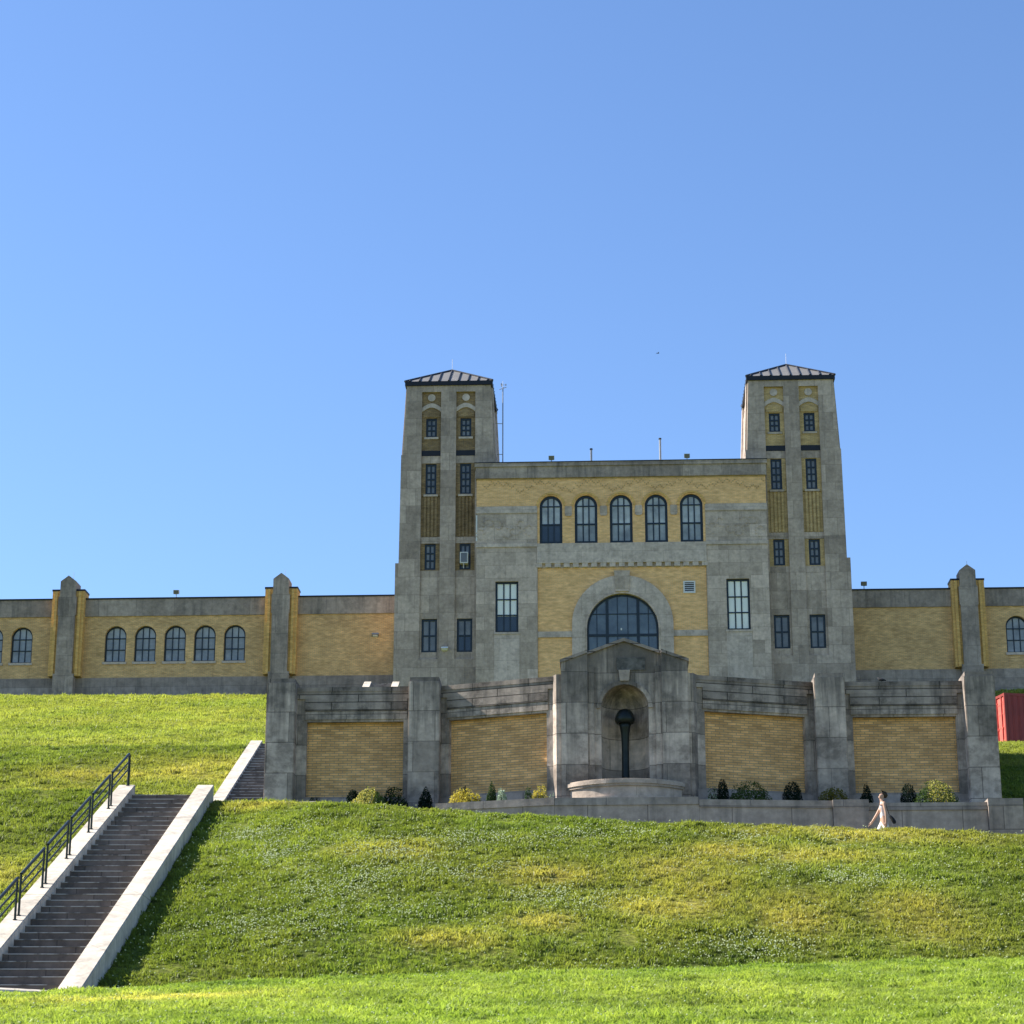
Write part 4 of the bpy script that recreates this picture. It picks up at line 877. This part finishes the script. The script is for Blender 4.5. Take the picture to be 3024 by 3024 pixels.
shrub('dark bell-shaped conifer at the left of the third stone post', 4.51, 56.6, .58, 9.05, 9.71, 'bullet', 'conifer', 1900, .03)
shrub('small dark conifer poking up behind the flat olive bush', 5.52, 56.9, .27, 9.0, 9.60, 'cone', 'conifer', 600, .028)
shrub('flat topped olive yellow bush in front of the third stone post', 5.52, 56.3, .90, 9.0, 9.49, 'bullet', 'olive', 1300, .035, None, None, .35)
shrub('dark pyramid conifer just behind the walking woman', 6.38, 56.5, .50, 8.95, 9.66, 'cone', 'conifer', 1700, .03)
shrub('dark rounded conifer at the left end of the flowering bush', 7.46, 56.6, .5, 8.95, 9.63, 'bullet', 'conifer', 1500, .03)
shrub('large green bush with creamy yellow top under the fourth panel', 8.12, 56.4, 1.3, 8.95, 9.74, 'dome', 'green', 2400, .04, 'varieg', lambda u, v, q, r_: u > -.3 and u < .75 and q > .3 and r_.random() < .6, .42)

# ------------------------------------------------------------------ shipping container on the right
def rust_red():
    m, nt, b = new_mat('container_red'); tc = N(nt, 'ShaderNodeTexCoord'); n1 = noise(nt, tc.outputs['Object'], .9, 5, .6); n2 = noise(nt, tc.outputs['Object'], .55, 2, .4)
    c = ramp(nt, n1, [(.3, (.17, .016, .012)), (.7, (.26, .026, .019))]); c = mix(nt, ramp(nt, n2, [(.62, (0, 0, 0)), (.64, (.5,) * 3)]), c, (.42, .17, .17))
    L(nt, c, b.inputs['Base Color']); b.inputs['Roughness'].default_value = .55; return m
M['red'] = rust_red(); M['red_lit'] = plain('sunlit_red', (.60, .11, .085), .5, 0, .15)  # doors get a brighter red, sunlight painted into the colour
cx_, cy_ = 22.2, 97.8
ct = empty('shipping_container', (cx_, cy_, 18.42), R(12)); tag(ct, 'red shipping container with barred doors standing on the grass bench', 'shipping container')
# origin at the near door corner; x along the long side, y across the doors
Lc, Wc, Hc = 6.06, 2.44, 2.59
mb = MB(); pts = []; k = 0; x = .12
while x < Lc - .12:
    pts += [(x, .04), (x + .07, .0), (x + .18, .0), (x + .25, .04)]; x += .28
MB().prism_z(pts + [(Lc - .1, .08), (.1, .08)], .16, Hc - .12).build('corrugated_side', M['red'], ct)
MB().prism_z([(p[0], Wc - p[1]) for p in pts] + [(Lc - .1, Wc - .08), (.1, Wc - .08)], .16, Hc - .12).build('corrugated_side', M['red'], ct)
MB().box(.1, Lc - .02, .08, Wc - .08, Hc - .1, Hc - .03).build('roof', M['red'], ct); MB().box(.1, Lc, .1, Wc - .1, .1, .16).build('floor', M['red'], ct); MB().box(Lc - .08, Lc - .03, .1, Wc - .1, .16, Hc - .1).build('end_wall', M['red'], ct)
f_ = MB()
for x in (0, Lc - .12):
    for y in (0, Wc - .12): f_.box(x, x + .12, y, y + .12, 0, Hc)
for y in (-.005, Wc - .095): f_.box(.12, Lc - .12, y, y + .1, 0, .16).box(.12, Lc - .12, y, y + .1, Hc - .12, Hc - .002)
for z in (0, Hc - .12): f_.box(.005, .10, .12, Wc - .12, z, z + .12)
f_.build('frame', M['red'], ct)
for s in (0, 1):
    y0 = .13 + s * 1.095; dr = MB().box(.05, .10, y0, y0 + 1.085, .14, Hc - .14)
    for z in (.5, 1.1, 1.7, 2.15): dr.box(.035, .049, y0 + .04, y0 + 1.04, z - .03, z + .03)
    d_ = dr.build('door', M['red_lit'], ct)
    for q in (.28, .78):
        MB().tube((.015, y0 + q, .1), (.015, y0 + q, Hc - .1), .035, 8).box(.0, .034, y0 + q - .08, y0 + q + .08, 1.0, 1.08).box(0, .034, y0 + q - .07, y0 + q + .07, .3, .36).box(0, .034, y0 + q - .07, y0 + q + .07, 2.2, 2.26).build('lock_bar', M['red_lit'], d_)

# ------------------------------------------------------------------ walking woman
def skin_mesh(name, verts, edges, radii, mat, parent, sub=2, root=0):
    me = bpy.data.meshes.new(name); me.from_pydata(verts, edges, []); o = bpy.data.objects.new(name, me); COL.objects.link(o)
    sm = o.modifiers.new('skin', 'SKIN'); sm.use_smooth_shade = True
    lay = me.skin_vertices[0].data if me.skin_vertices else None
    if lay is None:
        bm = bmesh.new(); bm.from_mesh(me); bm.verts.layers.skin.verify(); bm.to_mesh(me); bm.free(); lay = me.skin_vertices[0].data
    for q, (sv, r) in enumerate(zip(lay, radii)): sv.radius = (r, r) if not isinstance(r, tuple) else r; sv.use_root = (q == root)
    o.modifiers.new('sub', 'SUBSURF').levels = sub; o.modifiers['sub'].render_levels = sub
    dg = bpy.context.evaluated_depsgraph_get(); nm = bpy.data.meshes.new_from_object(o.evaluated_get(dg)); o.modifiers.clear(); o.data = nm; nm.materials.clear(); nm.materials.append(mat)
    for p in nm.polygons: p.use_smooth = True
    if parent: o.parent = parent
    return o
M['skin'] = plain('skin', (.42, .25, .17), .55, 0, .06, 8, .4, 0); M['hair'] = plain('dark_hair', (.022, .013, .009), .5, 0, .3, 20)
M['top_cloth'] = plain('pale_pink_cotton', (.74, .66, .67), .85, 0, .05, 10, .2); M['trousers'] = plain('cream_cotton', (.68, .66, .58), .85, 0, .05, 10, .2)
pp = world(6.52, 54.2); pz_ = float(terrain(pp.x, pp.y)) + .07
pe = empty('person', (pp.x, pp.y, pz_), -PS); pe.scale = (.96,) * 3; tag(pe, 'woman in pale sleeveless top and cream trousers walking left past the parapet', 'person')
V, Ed, Ra = [], [], []
def jn(p, r, prev=None):
    V.append(p); Ra.append(r); k = len(V) - 1
    if prev is not None: Ed.append((prev, k))
    return k
pel = jn((0, 0, .90), (.125, .10)); sp1 = jn((-.005, 0, 1.08), (.098, .085), pel); ch = jn((-.02, 0, 1.25), (.122, .10), sp1); sh = jn((-.01, 0, 1.36), (.10, .085), ch)
nk = jn((-.02, 0, 1.43), .048, sh); hb = jn((-.035, 0, 1.49), (.062, .07), nk); hd = jn((-.03, 0, 1.56), (.075, .088), hb); jn((-.02, 0, 1.625), (.055, .06), hd); 
fc_ = jn((-.085, 0, 1.52), .036, hd); jn((-.125, 0, 1.525), .011, fc_)
for s, pts in ((-1, [(.0, -.15, 1.355), (.035, -.195, 1.09), (.025, -.20, .87)]), (1, [(-.01, .15, 1.355), (-.15, .19, 1.12), (-.27, .19, .94)])):
    a = jn(pts[0], .047, sh); e_ = jn(pts[1], .036, a); w_ = jn(pts[2], .026, e_)
    dx = Vector(pts[2]) - Vector(pts[1]); dx.normalize()
    pm = jn(tuple(Vector(pts[2]) + dx * .06), (.036, .016), w_)
    for q in range(4):
        b0_ = Vector(pts[2]) + dx * .11 + Vector((.024 * (q - 1.5) * .8, 0, .012 * (q - 1.5)))
        k1 = jn(tuple(b0_), .0085, pm); jn(tuple(b0_ + dx * (.05 - .006 * abs(q - 1.3)) + Vector((-.008, 0, .004))), .007, k1)
    t1 = jn(tuple(Vector(pts[2]) + dx * .05 + Vector((-.04, 0, -.005))), .009, pm); jn(tuple(Vector(pts[2]) + dx * .09 + Vector((-.052, 0, -.004))), .008, t1)
legs = []
for s, pts in ((1, [(-.02, .08, .86), (-.22, .085, .51), (-.33, .085, .10), (-.34, .085, .045), (-.47, .085, .03)]), (-1, [(.0, -.08, .86), (.10, -.085, .49), (.27, -.085, .13), (.285, -.085, .07), (.20, -.085, .025)])):
    prev = pel
    for p, r in zip(pts, (.082, .055, .036, .038, .026)): prev = jn(p, r, prev)
    legs.append(pts)
skin_mesh('body', V, Ed, Ra, M['skin'], pe)
tv = [(0, 0, .93), (-.005, 0, 1.08), (-.02, 0, 1.25), (-.012, 0, 1.355), (-.065, -.06, 1.24), (-.065, .06, 1.24), (-.005, -.09, 1.37), (-.005, .09, 1.37)]
skin_mesh('sleeveless_top', tv, [(0, 1), (1, 2), (2, 3), (2, 4), (2, 5), (3, 6), (3, 7)], [(.138, .112), (.112, .098), (.136, .114), (.098, .085), .06, .06, .05, .05], M['top_cloth'], pe)
lv_, le, lr = [(0, 0, .96), (0, 0, .86)], [(0, 1)], [(.125, .105), (.135, .115)]
for pts in legs:
    k = len(lv_); lv_ += pts[0:3]; le += [(1, k), (k, k + 1), (k + 1, k + 2)]; lr += [.088, .066, .052]
skin_mesh('trousers', lv_, le, lr, M['trousers'], pe)
hv = [(-.0, 0, 1.585), (.03, 0, 1.64), (-.035, 0, 1.645), (.055, 0, 1.56), (.05, 0, 1.49), (.11, 0, 1.60)]
skin_mesh('hair', hv, [(0, 1), (1, 2), (0, 3), (3, 4), (3, 5)], [(.075, .085), .052, .038, (.052, .075), .04, .036], M['hair'], pe)
for pts in legs:
    a, c = Vector(pts[3]), Vector(pts[4]); skin_mesh('shoe', [tuple(a + Vector((.03, 0, -.02))), tuple((a + c) / 2), tuple(c)], [(0, 1), (1, 2)], [.042, .045, .034], M['white'], pe)
for s in (-1, 1): MB().lathe([(0, -.008), (.007, -.004), (.007, .004), (0, .008)], n=8).build('eye', M['black'], pe).location = (-.097, s * .032, 1.555)
bp = pe.matrix_basis @ Vector((0, 0, 0))
bg_ = empty('shoulder_bag', (pp.x, pp.y, pz_), -PS)
skin_mesh('bag_body', [(.13, -.13, 1.04), (.19, -.14, .96), (.235, -.14, .88), (.26, -.14, .82)], [(0, 1), (1, 2), (2, 3)], [(.025, .03), (.04, .05), (.05, .06), (.03, .04)], M['black'], bg_)
mb = MB(); sp_ = [(.13, -.13, 1.04), (.08, -.11, 1.2), (.05, -.09, 1.36), (0, -.07, 1.43), (-.06, -.04, 1.38)]
for a, c in zip(sp_, sp_[1:]): mb.tube(a, c, .008, 6)
mb.build('strap', M['black'], bg_); bg_.scale = (.96,) * 3; tag(bg_, 'small black bag hanging behind the walking woman', 'bag')

# ------------------------------------------------------------------ birds
b1 = empty('bird', world(7.09, 57.99, 12.665), R(160)); b1.scale = (1.3,) * 3; 
skin_mesh('body', [(0, 0, .045), (.04, 0, .055), (.065, 0, .085), (-.05, 0, .035), (-.10, 0, .02), (.09, 0, .083)], [(0, 1), (1, 2), (0, 3), (3, 4), (2, 5)], [.034, .03, .022, .022, .01, .004], M['bird'], b1)
mb = MB()
for s in (-1, 1): mb.tube((0, s * .012, 0), (0, s * .012, .03), .004, 5)
mb.build('legs', M['bird'], b1); tag(b1, 'small dark bird perched on the coping of the right wall panel', 'bird')
b2 = empty('bird', world(2.06, 90, 34.31), R(25))
skin_mesh('body', [(0, 0, 0), (.08, 0, .01), (.12, 0, .015), (-.1, 0, 0), (-.16, 0, -.005)], [(0, 1), (1, 2), (0, 3), (3, 4)], [.035, .028, .012, .022, .01], M['bird'], b2)
for s in (-1, 1): MB().add([(.05, s * .02, .0), (-.05, s * .02, .0), (-.02, s * .16, .05), (.05, s * .15, .055), (-.05, s * .28, .02), (.05, s * .02, .012), (-.05, s * .02, .006), (-.02, s * .16, .054), (.05, s * .15, .065)], [(0, 1, 2, 3), (3, 2, 4), (5, 8, 7, 6), (8, 4, 7), (0, 3, 8, 5), (1, 6, 7, 2), (3, 4, 8), (2, 7, 4)]).build('wing', M['bird'], b2)
b2.scale = (.5,) * 3; tag(b2, 'tiny dark bird flying in the blue sky above the hall roof', 'bird')
